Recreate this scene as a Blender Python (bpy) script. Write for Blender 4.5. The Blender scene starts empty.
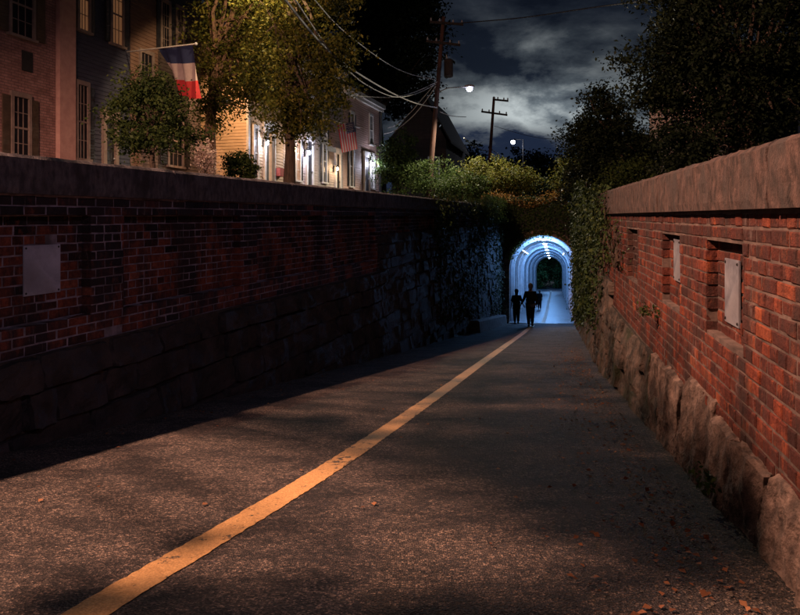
import bpy, math, random
import numpy as np
from mathutils import Vector, Matrix

random.seed(7)
RNG = np.random.default_rng(11)
S = bpy.context.scene
COL = S.collection
R = math.radians

# ------------------------------------------------------------------ camera
# world frame: camera at the origin, looking along +Y; HZ is the horizon row of the 800x615 photo
HZ, F = 230.0, 700.0
cam_d = bpy.data.cameras.new('camera')
cam = bpy.data.objects.new('camera', cam_d); COL.objects.link(cam)
cam.location = (0, 0, 0); cam.rotation_euler = (R(90), 0, 0)
cam_d.sensor_width = 36; cam_d.lens = 36 * F / 800
cam_d.shift_y = -(307.5 - HZ) / 800
cam_d.clip_start = 0.05; cam_d.clip_end = 3000
S.camera = cam
S.view_settings.view_transform = 'Standard'
S.view_settings.look = 'None'
S.view_settings.exposure = 0.0
S.view_settings.gamma = 1.0
S.view_settings.use_curve_mapping = False

def at(px, py, d):
    return Vector(((px - 400) / F * d, d, (HZ - py) / F * d))

# ------------------------------------------------------------------ world: night sky with moonlit clouds
W = bpy.data.worlds.new('World'); S.world = W; W.use_nodes = True
nt = W.node_tree; nt.nodes.clear()
def N(t, k, **kw):
    n = t.nodes.new(k)
    for a, b in kw.items(): setattr(n, a, b)
    return n
def math_node(t, op, a, b=None, clamp=False):
    n = N(t, 'ShaderNodeMath', operation=op, use_clamp=clamp)
    for i, v in enumerate((a, b)):
        if v is None: continue
        if isinstance(v, (int, float)): n.inputs[i].default_value = v
        else: t.links.new(v, n.inputs[i])
    return n.outputs[0]
def ramp(t, fac, stops, interp='LINEAR'):
    n = N(t, 'ShaderNodeValToRGB'); n.color_ramp.interpolation = interp
    el = n.color_ramp.elements
    while len(el) < len(stops): el.new(0.5)
    for e, (p, c) in zip(el, stops):
        e.position = p; e.color = (c[0], c[1], c[2], 1) if not isinstance(c, (int, float)) else (c, c, c, 1)
    t.links.new(fac, n.inputs[0]); return n.outputs[0]
def mixc(t, fac, a, b, mode='MIX'):
    n = N(t, 'ShaderNodeMix', data_type='RGBA', blend_type=mode)
    for s, v in ((n.inputs[0], fac), (n.inputs[6], a), (n.inputs[7], b)):
        if isinstance(v, (int, float)): s.default_value = v
        elif isinstance(v, tuple): s.default_value = (v[0], v[1], v[2], 1)
        else: t.links.new(v, s)
    return n.outputs[2]
def noise(t, vec, scale, detail=4, rough=0.55, dist=0.0):
    n = N(t, 'ShaderNodeTexNoise'); n.inputs['Scale'].default_value = scale
    n.inputs['Detail'].default_value = detail; n.inputs['Roughness'].default_value = rough
    n.inputs['Distortion'].default_value = dist
    if vec is not None: t.links.new(vec, n.inputs['Vector'])
    return n.outputs['Fac']
def mapping(t, vec, scale=(1, 1, 1), loc=(0, 0, 0)):
    n = N(t, 'ShaderNodeMapping'); t.links.new(vec, n.inputs[0])
    n.inputs['Scale'].default_value = scale; n.inputs['Location'].default_value = loc
    return n.outputs[0]
tc = N(nt, 'ShaderNodeTexCoord')
dirv = tc.outputs['Generated']
cl = noise(nt, mapping(nt, dirv, (1.0, 1.0, 2.5), (3.1, 1.7, 0.35)), 5.0, 8, 0.60, 0.15)
big = noise(nt, mapping(nt, dirv, (1.0, 1.0, 2.2), (7.3, 0, 2.2)), 2.6, 3, 0.5)
sep = N(nt, 'ShaderNodeSeparateXYZ'); nt.links.new(dirv, sep.inputs[0])
def blob(px, py, rx, ry):
    u = (px - 400) / F; v = (HZ - py) / F
    yy = math_node(nt, 'MAXIMUM', sep.outputs[1], 0.02)
    a = math_node(nt, 'DIVIDE', math_node(nt, 'SUBTRACT', math_node(nt, 'DIVIDE', sep.outputs[0], yy), u), rx / F)
    b = math_node(nt, 'DIVIDE', math_node(nt, 'SUBTRACT', math_node(nt, 'DIVIDE', sep.outputs[2], yy), v), ry / F)
    r = math_node(nt, 'ADD', math_node(nt, 'POWER', math_node(nt, 'ABSOLUTE', a), 2.0), math_node(nt, 'POWER', math_node(nt, 'ABSOLUTE', b), 2.0))
    return math_node(nt, 'POWER', 2.718, math_node(nt, 'MULTIPLY', r, -1.0))
moon = math_node(nt, 'ADD', blob(552, 112, 95, 32), math_node(nt, 'MULTIPLY', blob(520, 90, 130, 60), 0.14))
moon = math_node(nt, 'ADD', moon, math_node(nt, 'MULTIPLY', blob(530, 46, 110, 22), 0.13))
base = ramp(nt, cl, [(0.38, (0.0025, 0.0040, 0.0085)), (0.56, (0.009, 0.0125, 0.021)), (0.72, (0.028, 0.036, 0.048))])
lit = ramp(nt, cl, [(0.40, (0.012, 0.018, 0.03)), (0.49, (0.13, 0.155, 0.17)), (0.60, (0.50, 0.55, 0.55))])
cmix = mixc(nt, 1.0, base, mixc(nt, 1.0, lit, moon, 'MULTIPLY'), 'ADD')
# clear strip just above the horizon, a deep blue
hz = math_node(nt, 'SUBTRACT', sep.outputs[2], math_node(nt, 'MULTIPLY', math_node(nt, 'SUBTRACT', cl, 0.5), 0.16))
hzf = ramp(nt, hz, [(0.105, 1.0), (0.135, 0.0)])
cmix = mixc(nt, hzf, cmix, (0.010, 0.017, 0.040))
sky = N(nt, 'ShaderNodeTexSky', sky_type='NISHITA'); sky.sun_disc = False
sky.sun_elevation = R(55); sky.sun_rotation = R(12)
bg1 = N(nt, 'ShaderNodeBackground'); nt.links.new(cmix, bg1.inputs[0]); bg1.inputs[1].default_value = 1.0
bg2 = N(nt, 'ShaderNodeBackground'); nt.links.new(sky.outputs[0], bg2.inputs[0]); bg2.inputs[1].default_value = 0.0004
ad = N(nt, 'ShaderNodeAddShader'); nt.links.new(bg1.outputs[0], ad.inputs[0]); nt.links.new(bg2.outputs[0], ad.inputs[1])
wo = N(nt, 'ShaderNodeOutputWorld'); nt.links.new(ad.outputs[0], wo.inputs[0])

# moon behind the clouds, soft and faint
sd = bpy.data.lights.new('moon', 'SUN'); sd.energy = 0.035; sd.angle = R(12); sd.color = (0.72, 0.80, 1.0)
so = bpy.data.objects.new('moon', sd); COL.objects.link(so)
so.rotation_euler = Vector((-0.2, -1, -0.42)).to_track_quat('-Z', 'Y').to_euler()

# ------------------------------------------------------------------ helpers
def mat(name, col=(0.3, 0.3, 0.3), rough=0.8, metal=0.0):
    m = bpy.data.materials.new(name); m.use_nodes = True
    b = m.node_tree.nodes['Principled BSDF']
    b.inputs['Base Color'].default_value = (*col, 1); b.inputs['Roughness'].default_value = rough
    b.inputs['Metallic'].default_value = metal
    return m
def P(m): return m.node_tree, m.node_tree.nodes['Principled BSDF']
def bump(t, b, h, strength=0.5, dist=0.01):
    n = N(t, 'ShaderNodeBump'); n.inputs['Strength'].default_value = strength; n.inputs['Distance'].default_value = dist
    t.links.new(h, n.inputs['Height']); t.links.new(n.outputs[0], b.inputs['Normal'])
def objco(t): return N(t, 'ShaderNodeTexCoord').outputs['Object']
def noisy(name, c1, c2, scale=6, rough=0.85, bs=0.4, bd=0.01, bscale=None, detail=6, stretch=(1, 1, 1), lo=0.35, hi=0.65, c3=None):
    m = mat(name, c1, rough); t, b = P(m); v = mapping(t, objco(t), stretch)
    n = noise(t, v, scale, detail, 0.6)
    c = ramp(t, n, [(lo, c1), (hi, c2)])
    if c3:
        n3 = noise(t, v, scale * 0.23, 4, 0.6)
        c = mixc(t, ramp(t, n3, [(0.5, 0.0), (0.66, 1.0)]), c, c3)
    t.links.new(c, b.inputs['Base Color'])
    bump(t, b, noise(t, v, bscale or scale * 4, 5, 0.65), bs, bd)
    return m
def emis(name, col, strength):
    m = mat(name, (0.02, 0.02, 0.02), 0.4); t, b = P(m)
    b.inputs['Emission Color'].default_value = (*col, 1); b.inputs['Emission Strength'].default_value = strength
    return m

class MB:
    def __init__(s): s.v = []; s.f = []; s.tone = []; s.mi = []
    def poly(s, pts, tone=0.5, mi=0):
        k = len(s.v); s.v += [tuple(p) for p in pts]; s.f.append(tuple(range(k, k + len(pts)))); s.tone.append(tone); s.mi.append(mi)
    def grid(s, rows, tone=0.5, mi=0, close=False):
        k = len(s.v); n = len(rows[0])
        for r in rows: s.v += [tuple(p) for p in r]
        for i in range(len(rows) - 1):
            for j in range(n - (0 if close else 1)):
                j2 = (j + 1) % n
                s.f.append((k + i * n + j, k + i * n + j2, k + (i + 1) * n + j2, k + (i + 1) * n + j)); s.tone.append(tone); s.mi.append(mi)
    def hexa(s, c, tone=0.5, mi=0):      # 8 corners: bottom 0-3, top 4-7
        k = len(s.v); s.v += [tuple(p) for p in c]
        for f in ((0, 3, 2, 1), (4, 5, 6, 7), (0, 1, 5, 4), (1, 2, 6, 5), (2, 3, 7, 6), (3, 0, 4, 7)):
            s.f.append(tuple(k + i for i in f)); s.tone.append(tone); s.mi.append(mi)
    def box(s, fr, a0, a1, b0, b1, z0, z1, tone=0.5, mi=0):   # box in a frame fr(a,b,z) -> world
        s.hexa([fr(a0, b0, z0), fr(a1, b0, z0), fr(a1, b1, z0), fr(a0, b1, z0), fr(a0, b0, z1), fr(a1, b0, z1), fr(a1, b1, z1), fr(a0, b1, z1)], tone, mi)
    def tube(s, pts, rad, n=8, cap=True, tone=0.5, mi=0):
        pts = [Vector(p) for p in pts]
        if isinstance(rad, (int, float)): rad = [rad] * len(pts)
        rows = []; up = Vector((0, 0, 1))
        prev = None
        for i, p in enumerate(pts):
            d = (pts[min(i + 1, len(pts) - 1)] - pts[max(i - 1, 0)]).normalized()
            if prev is None:
                a = d.cross(up if abs(d.z) < 0.9 else Vector((1, 0, 0))).normalized()
            else:
                a = (prev - d * prev.dot(d)).normalized()
            prev = a; b = d.cross(a)
            rows.append([p + (a * math.cos(2 * math.pi * j / n) + b * math.sin(2 * math.pi * j / n)) * rad[i] for j in range(n)])
        s.grid(rows, tone, mi, close=True)
        if cap:
            s.poly(rows[0][::-1], tone, mi); s.poly(rows[-1], tone, mi)
    def ball(s, c, r, nu=10, nv=7, sc=(1, 1, 1), jit=0, rng=random, tone=0.5, mi=0):
        rows = []
        for i in range(nv + 1):
            th = math.pi * i / nv; row = []
            for j in range(nu):
                ph = 2 * math.pi * j / nu; q = r * (1 + jit * (rng.random() - 0.5)) if 0 < i < nv else r
                row.append((c[0] + q * sc[0] * math.sin(th) * math.cos(ph), c[1] + q * sc[1] * math.sin(th) * math.sin(ph), c[2] + q * sc[2] * math.cos(th)))
            rows.append(row)
        s.grid(rows[::-1], tone, mi, close=True)
    def build(s, name, m, parent=None, smooth=False, origin=None):
        og = Vector(origin) if origin is not None else (Vector(parent['_o']) if parent is not None else Vector((0, 0, 0)))
        me = bpy.data.meshes.new(name)
        me.from_pydata([(x - og.x, y - og.y, z - og.z) for x, y, z in s.v], [], s.f)
        for mm in (m if isinstance(m, (list, tuple)) else [m]): me.materials.append(mm)
        if any(s.mi): me.polygons.foreach_set('material_index', s.mi)
        ca = me.attributes.new('tone', 'FLOAT', 'FACE'); ca.data.foreach_set('value', s.tone)
        if smooth: me.polygons.foreach_set('use_smooth', [True] * len(me.polygons))
        o = bpy.data.objects.new(name, me); COL.objects.link(o)
        if parent is not None: o.parent = parent
        else: o.location = og
        o['_o'] = tuple(float(q) for q in og)
        return o
def thing(name, label, cat, loc, group=None):
    o = bpy.data.objects.new(name, None); COL.objects.link(o); o.location = loc; o['_o'] = tuple(loc)
    o.empty_display_size = 0.3
    return tag(o, label, cat, group)
def tag(o, label, cat, group=None):
    o['label'] = label; o['category'] = cat
    if group: o['group'] = group
    return o
def struct(o): o['kind'] = 'structure'; return o
def stuff(o, label=None, cat=None):
    o['kind'] = 'stuff'
    if label: o['label'] = label; o['category'] = cat
    return o
def point_light(name, loc, power, col, size=0.08, parent=None):
    l = bpy.data.lights.new(name, 'POINT'); l.energy = power; l.color = col; l.shadow_soft_size = size
    o = bpy.data.objects.new(name, l); COL.objects.link(o)
    if parent is not None: o.parent = parent; o.location = Vector(loc) - Vector(parent['_o'])
    else: o.location = loc
    return o

def leaf_mesh(name, centers, size, m, parent=None, origin=(0, 0, 0), aspect=0.55, flat=None, rng=RNG):
    """many leaf-sized diamonds; flat = preferred normals (N,3) or None"""
    n = len(centers); c = np.asarray(centers, float)
    if flat is None:
        nr = rng.normal(size=(n, 3)); nr[:, 2] = np.abs(nr[:, 2]) + 0.2
    else: nr = np.asarray(flat, float) + rng.normal(size=(n, 3)) * 0.45
    nr /= np.linalg.norm(nr, axis=1)[:, None]
    a = rng.normal(size=(n, 3)); a -= nr * (a * nr).sum(1)[:, None]; a /= np.linalg.norm(a, axis=1)[:, None]
    b = np.cross(nr, a)
    sz = size * rng.uniform(0.6, 1.35, n)[:, None]
    og = np.array([float(q) for q in (origin if parent is None else parent['_o'])])
    v = np.empty((n, 4, 3)); fold = nr * sz * 0.12
    v[:, 0] = c - a * sz * 0.5; v[:, 1] = c + b * sz * 0.5 * aspect + fold; v[:, 2] = c + a * sz * 0.5; v[:, 3] = c - b * sz * 0.5 * aspect + fold
    v -= og
    me = bpy.data.meshes.new(name)
    me.vertices.add(n * 4); me.vertices.foreach_set('co', v.reshape(-1))
    me.loops.add(n * 4); me.loops.foreach_set('vertex_index', np.arange(n * 4, dtype=np.int32))
    me.polygons.add(n); me.polygons.foreach_set('loop_start', np.arange(0, n * 4, 4, dtype=np.int32)); me.polygons.foreach_set('loop_total', np.full(n, 4, dtype=np.int32))
    me.update(calc_edges=True)
    ca = me.attributes.new('tone', 'FLOAT', 'FACE'); ca.data.foreach_set('value', rng.random(n).astype(np.float32))
    me.materials.append(m)
    o = bpy.data.objects.new(name, me); COL.objects.link(o)
    if parent is not None: o.parent = parent
    else: o.location = origin
    o['_o'] = tuple(float(q) for q in og)
    return o

def leaf_mat(name, c1, c2, c3, rough=0.55, trans=0.35):
    m = mat(name, c1, rough); t, b = P(m)
    at_ = N(t, 'ShaderNodeAttribute', attribute_name='tone')
    big = noise(t, objco(t), 1.3, 2, 0.5)
    f = math_node(t, 'ADD', math_node(t, 'MULTIPLY', at_.outputs['Fac'], 0.6), math_node(t, 'MULTIPLY', big, 0.4))
    c = ramp(t, f, [(0.2, c1), (0.55, c2), (0.85, c3)])
    t.links.new(c, b.inputs['Base Color']); b.inputs['Specular IOR Level'].default_value = 0.12
    tr = N(t, 'ShaderNodeBsdfTranslucent'); t.links.new(c, tr.inputs[0])
    mx = N(t, 'ShaderNodeMixShader'); mx.inputs[0].default_value = trans
    t.links.new(b.outputs[0], mx.inputs[1]); t.links.new(tr.outputs[0], mx.inputs[2])
    t.links.new(mx.outputs[0], t.nodes['Material Output'].inputs['Surface'])
    return m

# ------------------------------------------------------------------ materials
def tone_brick(name, stops, stain, hot=(0.44, 0.115, 0.045), mortar=False, stain_lo=0.48, stain_hi=0.66):
    m = mat(name, (0.3, 0.1, 0.06), 0.9); t, b = P(m)
    at_ = N(t, 'ShaderNodeAttribute', attribute_name='tone'); co = objco(t)
    c = ramp(t, at_.outputs['Fac'], stops)
    n1 = noise(t, co, 26, 6, 0.7)
    c = mixc(t, ramp(t, n1, [(0.38, 0.75), (0.62, 0.0)]), c, mixc(t, 1.0, c, (0.42, 0.34, 0.34), 'MULTIPLY'))
    n3 = noise(t, mapping(t, co, (1.2, 1.2, 0.7), (8, 1, 3)), 7.5, 7, 0.74)
    c = mixc(t, ramp(t, n3, [(0.54, 0.0), (0.68, 0.75)]), c, hot)
    n2 = noise(t, mapping(t, co, (1.3, 1.3, 0.55)), 2.1, 6, 0.68)
    c = mixc(t, ramp(t, n2, [(stain_lo, 0.0), (stain_hi, 0.92)]), c, stain)
    n4 = noise(t, mapping(t, co, (1.6, 1.6, 0.35), (5, 2, 9)), 6.5, 6, 0.75)
    c = mixc(t, ramp(t, n4, [(0.60, 0.0), (0.72, 0.55)]), c, (0.34, 0.27, 0.25))
    t.links.new(c, b.inputs['Base Color'])
    b.inputs['Specular IOR Level'].default_value = 0.25
    bump(t, b, math_node(t, 'ADD', noise(t, co, 60, 6, 0.7), math_node(t, 'MULTIPLY', noise(t, co, 17, 5, 0.7), 1.5)), 1.0, 0.012)
    return m
M_BR = tone_brick('brick_red', [(0.0, (0.07, 0.026, 0.022)), (0.45, (0.15, 0.042, 0.030)), (0.85, (0.27, 0.068, 0.036)), (1.0, (0.40, 0.12, 0.055))], (0.05, 0.03, 0.027), stain_lo=0.43, stain_hi=0.60)
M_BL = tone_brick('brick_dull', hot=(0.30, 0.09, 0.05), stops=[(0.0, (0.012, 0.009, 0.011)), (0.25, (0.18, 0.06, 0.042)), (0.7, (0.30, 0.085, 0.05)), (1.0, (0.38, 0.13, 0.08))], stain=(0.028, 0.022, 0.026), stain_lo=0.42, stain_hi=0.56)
M_MO = noisy('mortar', (0.06, 0.042, 0.036), (0.18, 0.125, 0.105), 9, 0.95, 0.6, 0.006, 60, c3=(0.08, 0.06, 0.055))
M_MOL = noisy('mortar_pale', (0.13, 0.12, 0.15), (0.34, 0.30, 0.36), 9, 0.95, 0.6, 0.006, 60, c3=(0.10, 0.085, 0.09))
M_COP = noisy('coping_concrete', (0.035, 0.024, 0.021), (0.15, 0.094, 0.078), 13, 0.95, 1.0, 0.02, 60, stretch=(1.5, 1.5, 0.7), c3=(0.07, 0.055, 0.05))
M_COPL = noisy('coping_concrete_grey', (0.05, 0.045, 0.05), (0.16, 0.14, 0.145), 13, 0.95, 1.0, 0.02, 60, stretch=(1.5, 1.5, 0.7), c3=(0.045, 0.04, 0.042))
M_ST = noisy('wall_stone', (0.075, 0.054, 0.046), (0.29, 0.205, 0.165), 11, 0.9, 1.0, 0.02, 34, c3=(0.07, 0.05, 0.043))
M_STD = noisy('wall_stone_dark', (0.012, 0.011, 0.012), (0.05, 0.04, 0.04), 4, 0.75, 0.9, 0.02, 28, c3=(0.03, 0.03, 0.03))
M_ST2 = noisy('mossy_dimmed_rubble', (0.030, 0.026, 0.021), (0.17, 0.125, 0.10), 7, 0.9, 1.0, 0.02, 34, c3=(0.035, 0.042, 0.020))  # moss patches, and a darker base that paints light falling off down the wall
M_SOIL = noisy('joint_soil', (0.03, 0.025, 0.022), (0.07, 0.055, 0.045), 8, 0.95, 0.8, 0.02)
M_GRASS = noisy('grass_ground', (0.02, 0.03, 0.012), (0.05, 0.06, 0.025), 5, 0.95, 0.6, 0.03)
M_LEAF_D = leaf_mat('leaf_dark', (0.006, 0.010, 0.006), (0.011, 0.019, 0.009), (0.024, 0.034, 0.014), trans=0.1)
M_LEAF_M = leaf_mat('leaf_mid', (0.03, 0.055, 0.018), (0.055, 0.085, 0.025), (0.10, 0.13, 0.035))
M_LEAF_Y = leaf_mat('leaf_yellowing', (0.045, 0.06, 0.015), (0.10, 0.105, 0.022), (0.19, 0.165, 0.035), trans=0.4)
M_LEAF_IVY = leaf_mat('leaf_ivy', (0.02, 0.04, 0.014), (0.04, 0.07, 0.022), (0.08, 0.10, 0.03), rough=0.6, trans=0.15)
M_LEAF_RED = leaf_mat('leaf_autumn', (0.15, 0.06, 0.025), (0.25, 0.13, 0.035), (0.32, 0.21, 0.06))
M_BARK = noisy('bark', (0.035, 0.024, 0.018), (0.10, 0.07, 0.05), 7, 0.95, 1.0, 0.03, 24, stretch=(3, 3, 0.5))
M_BARK_P = noisy('bark_pale', (0.10, 0.06, 0.04), (0.22, 0.13, 0.085), 7, 0.95, 1.0, 0.03, 24, stretch=(3, 3, 0.5))
M_WIRE = mat('wire', (0.42, 0.40, 0.40), 0.6)
M_WIRED = mat('wire_dark', (0.02, 0.02, 0.02), 0.6)
M_METAL = noisy('grey_metal', (0.22, 0.23, 0.25), (0.34, 0.35, 0.37), 6, 0.55, 0.2, 0.003)
M_DARKM = mat('dark_metal', (0.03, 0.03, 0.032), 0.5, 0.6)
M_WOOD = noisy('pole_wood', (0.035, 0.016, 0.012), (0.08, 0.034, 0.024), 5, 0.9, 0.6, 0.01, 30, stretch=(4, 4, 0.4))
M_ARM = noisy('pole_wood_dark', (0.012, 0.009, 0.009), (0.028, 0.02, 0.018), 5, 0.9)
M_GLASSD = mat('window_glass_dark', (0.012, 0.012, 0.016), 0.3); P(M_GLASSD)[1].inputs['Specular IOR Level'].default_value = 0.12
M_CURT = noisy('curtain_lit', (0.30, 0.15, 0.06), (0.50, 0.27, 0.12), 2, 0.9, stretch=(8, 8, 1))
t_, b_ = P(M_CURT); b_.inputs['Emission Color'].default_value = (1.0, 0.45, 0.20, 1); b_.inputs['Emission Strength'].default_value = 0.10
M_TRIM = noisy('white_trim', (0.50, 0.48, 0.46), (0.66, 0.63, 0.60), 5, 0.6)
M_TRIMD = noisy('dull_trim', (0.16, 0.12, 0.11), (0.24, 0.18, 0.16), 5, 0.7)
M_SHUT = noisy('dark_shutter', (0.012, 0.012, 0.016), (0.025, 0.024, 0.03), 5, 0.55)
M_SHUT_G = noisy('brown_shutter', (0.05, 0.035, 0.025), (0.08, 0.055, 0.04), 5, 0.6)

# asphalt: worn, speckled aggregate, brown patches
M_ASPH = mat('asphalt', (0.05, 0.05, 0.05), 0.85); t, b = P(M_ASPH); co = objco(t)
vo = N(t, 'ShaderNodeTexVoronoi'); vo.inputs['Scale'].default_value = 112; t.links.new(co, vo.inputs['Vector'])
sepc = N(t, 'ShaderNodeSeparateColor'); t.links.new(vo.outputs['Color'], sepc.inputs[0])
grain = ramp(t, sepc.outputs[0], [(0.0, (0.018, 0.015, 0.014)), (0.40, (0.055, 0.044, 0.039)), (0.78, (0.145, 0.108, 0.086)), (1.0, (0.40, 0.29, 0.22))])
patch = noise(t, mapping(t, co, (1.0, 1.5, 1)), 1.3, 10, 0.76)
c = mixc(t, ramp(t, patch, [(0.43, 0.0), (0.53, 1.0)]), mixc(t, 1.0, grain, (0.34, 0.33, 0.36), 'MULTIPLY'), grain)
mid = noise(t, mapping(t, co, (1, 1, 1), (4, 4, 0)), 19, 8, 0.85)
c = mixc(t, ramp(t, mid, [(0.43, 0.9), (0.53, 0.0)]), c, mixc(t, 1.0, c, (0.35, 0.35, 0.38), 'MULTIPLY'))
crk = N(t, 'ShaderNodeTexVoronoi', feature='DISTANCE_TO_EDGE'); crk.inputs['Scale'].default_value = 0.55
wv = N(t, 'ShaderNodeVectorMath', operation='ADD'); t.links.new(co, wv.inputs[0])
nn = N(t, 'ShaderNodeTexNoise'); nn.inputs['Scale'].default_value = 2.4; nn.inputs['Detail'].default_value = 6; t.links.new(co, nn.inputs['Vector']); t.links.new(nn.outputs['Color'], wv.inputs[1])
t.links.new(wv.outputs[0], crk.inputs['Vector'])
ck = ramp(t, crk.outputs['Distance'], [(0.0, 1.0), (0.008, 0.0)])
ck = math_node(t, 'MULTIPLY', ck, ramp(t, noise(t, co, 0.5, 2), [(0.5, 0.0), (0.58, 1.0)]))
c = mixc(t, ck, c, (0.008, 0.008, 0.008))
t.links.new(c, b.inputs['Base Color'])
bump(t, b, math_node(t, 'ADD', vo.outputs['Distance'], math_node(t, 'MULTIPLY', noise(t, co, 30, 5, 0.7), 0.8)), 1.0, 0.012)

M_LINE = mat('road_paint_yellow', (0.6, 0.33, 0.08), 0.7); t, b = P(M_LINE); co = objco(t)
wn = noise(t, co, 14, 8, 0.8); wn2 = noise(t, co, 1.4, 3, 0.6)
wear = math_node(t, 'ADD', wn, math_node(t, 'MULTIPLY', math_node(t, 'SUBTRACT', wn2, 0.5), 0.5))
cy = ramp(t, noise(t, co, 40, 5, 0.7), [(0.3, (0.46, 0.25, 0.085)), (0.7, (0.72, 0.43, 0.17))])
vo = N(t, 'ShaderNodeTexVoronoi'); vo.inputs['Scale'].default_value = 95; t.links.new(co, vo.inputs['Vector'])
cy = mixc(t, ramp(t, vo.outputs['Distance'], [(0.25, 0.0), (0.75, 0.35)]), cy, (0.20, 0.10, 0.04))
t.links.new(mixc(t, ramp(t, wear, [(0.375, 1.0), (0.41, 0.0)]), cy, (0.035, 0.03, 0.028)), b.inputs['Base Color'])
bump(t, b, vo.outputs['Distance'], 0.5, 0.006)

# ------------------------------------------------------------------ plan of the cutting
LD = np.array([-8, -2, 5.07, 14, 25.6, 33.2]); LX = np.array([-6.75, -4.98, -2.9, -0.27, 2.85, 4.72])
RD = np.array([-8, 2.75, 11, 24, 33.2]);       RX = np.array([-0.6, 1.56, 3.2, 6.2, 8.62])
def gz(d):                                   # height of the path surface
    if d <= 33: return -(1.1 + 0.10 * d)
    if d <= 86: return -(4.4 + 0.056 * (d - 33))
    return -(7.368 + 0.03 * (d - 86))
SH = 0.02                                    # the walls climb 2 % with the street
class WallCurve:
    def __init__(s, D, X, side):
        dd = np.linspace(D[0], D[-1], 800); xx = np.interp(dd, D, X)
        k = np.ones(61) / 61; xs = np.convolve(np.pad(xx, 30, mode='edge'), k, 'valid')
        w = np.clip(np.minimum(dd - D[0], D[-1] - dd) / 2.0, 0, 1); xx = xs * w + xx * (1 - w)
        s.d = dd; s.x = xx; s.s = np.concatenate([[0], np.cumsum(np.hypot(np.diff(dd), np.diff(xx)))])
        s.side = side; s.len = s.s[-1]
    def S(s, d): return float(np.interp(d, s.d, s.s))
    def D(s, q): return float(np.interp(q, s.s, s.d))
    def X(s, d): return float(np.interp(d, s.d, s.x))
    def pt(s, q, off, z, shear=True):
        d = np.interp(q, s.s, s.d); x = np.interp(q, s.s, s.x)
        d2 = np.interp(q + 0.3, s.s, s.d); x2 = np.interp(q + 0.3, s.s, s.x); d1 = np.interp(q - 0.3, s.s, s.d); x1 = np.interp(q - 0.3, s.s, s.x)
        tx, ty = x2 - x1, d2 - d1; L = math.hypot(tx, ty); tx /= L; ty /= L
        nx, ny = (ty, -tx) if s.side == 'L' else (-ty, tx)
        return Vector((x + nx * off, d + ny * off, z + (SH * d if shear else 0)))
    def normal(s, q):
        a = s.pt(q, 0, 0); b = s.pt(q, 1, 0); return (b - a).normalized()
WL = WallCurve(LD, LX, 'L'); WR = WallCurve(RD, RX, 'R')
ZT = {'L': 0.465, 'R': 0.30}                 # coping top (before shear)
CH = {'L': 0.30, 'R': 0.27}
ZB = -1.06; ZBR = -1.212                                   # brick bottom, stone below
HW = {'L': 0.0195, 'R': 0.027}

# ------------------------------------------------------------------ terrain and path
def tL(x, d):      # street side (left), rising to the row of houses
    d = min(max(d, -8), 60); xl = WL.X(min(d, 33.2)) if d < 33.2 else 4.72 + 0.25 * (d - 33.2)
    w = max(0.0, xl - x); z0 = ZT['L'] + SH * d - 0.28
    zt = 1.05 + 0.02 * (d - 18)
    return z0 + (zt - z0) * min(1, w / 6.0)
STR = 0.29
def facade_x(d, off=0): return STR * d - 15.5 + off
mb = MB()
stations = [-8, -4, 0, 4, 8, 12, 16, 20, 24, 28, 33.35]
offs = [0.30, 1.0, 3, 5, 6.5, 9, 14, 25, 60, 300]
mb.grid([[(WL.X(d) - o, d, tL(WL.X(d) - o, d)) for o in offs] for d in stations])
mb.grid([[(WR.X(d) + o, d, ZT['R'] + HW['R'] * d * 0.8 - 0.25) for o in offs[::-1]] for d in stations])
# one sheet beyond the portal, over the tunnel, falling away behind the far portal
CT = Vector((6.76, 33.0)); TA = Vector((0.2139, 0.9768)); TR = Vector((0.9768, -0.2139))
def TF(k, a, z, shear=True):                 # tunnel frame: k metres in, a to the right, z above the floor
    x, y = CT.x + TA.x * k + TR.x * a, CT.y + TA.y * k + TR.y * a
    return Vector((x, y, z + (gz(33 + max(k, -3)) if k <= 0 else -(4.4 + 0.056 * k)) if shear else z))
rows = []
lat = [-400, -120, -60, -30, -12, -4, 0, 4, 12, 30, 60, 120, 400]
for k, z in [(0.36, 0.75), (10, 1.1), (25, 1.0), (40, 0.4), (53.5, -0.5)]:
    rows.append([TF(k, a, z + (0.5 if abs(a) > 10 else 0), False) for a in lat])
mb.grid(rows)
rows = []
for k, z in [(53.5, -0.5), (60, -1.5), (75, -6), (100, -9.0), (200, -10), (600, -12), (2200, -14)]:
    rows.append([TF(k, a, z + (0.5 if abs(a) > 10 else 0), False) for a in (-400, -60, -14, -4.0)])
mb.grid(rows)
rows = []
for k, z in [(53.5, -0.5), (60, -1.5), (75, -6), (100, -9.0), (200, -10), (600, -12), (2200, -14)]:
    rows.append([TF(k, a, z, False) for a in (4.0, 14, 60, 400)])
mb.grid(rows)
struct(mb.build('ground', M_GRASS))

# asphalt path, down the cutting, through the tunnel and out of the far end
mb = MB(); rows = []
for i in range(0, 84):
    d = -8 + i * 0.5
    if d > 33: break
    a, b2 = WL.X(d) - 0.25, WR.X(d) + 0.25
    rows.append([(a + (b2 - a) * j / 16, d, gz(d)) for j in range(17)])
mb.grid(rows)
rows = [[TF(k, a, 0) for a in (-1.9, -0.9, 0, 0.9, 1.9)] for k in [0.0, 1, 5, 12, 20, 30, 40, 53]]
rows2 = [[Vector(TF(k, a, 0, False).to_tuple()[:2] + (gz(33 + k) - (0 if k < 54 else 0),)) for a in (-1.9, -0.9, 0, 0.9, 1.9)] for k in (53, 60, 75, 100)]
struct(mb.build('path', M_ASPH, smooth=True))
M_TF = noisy('tunnel_paving', (0.015, 0.015, 0.02), (0.12, 0.12, 0.14), 3.0, 0.45, 0.6, 0.012, 40, stretch=(0.4, 2.4, 1), lo=0.42, hi=0.58)
mb = MB(); mb.grid(rows); mb.grid(rows2); struct(mb.build('tunnel_floor', M_TF))
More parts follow.
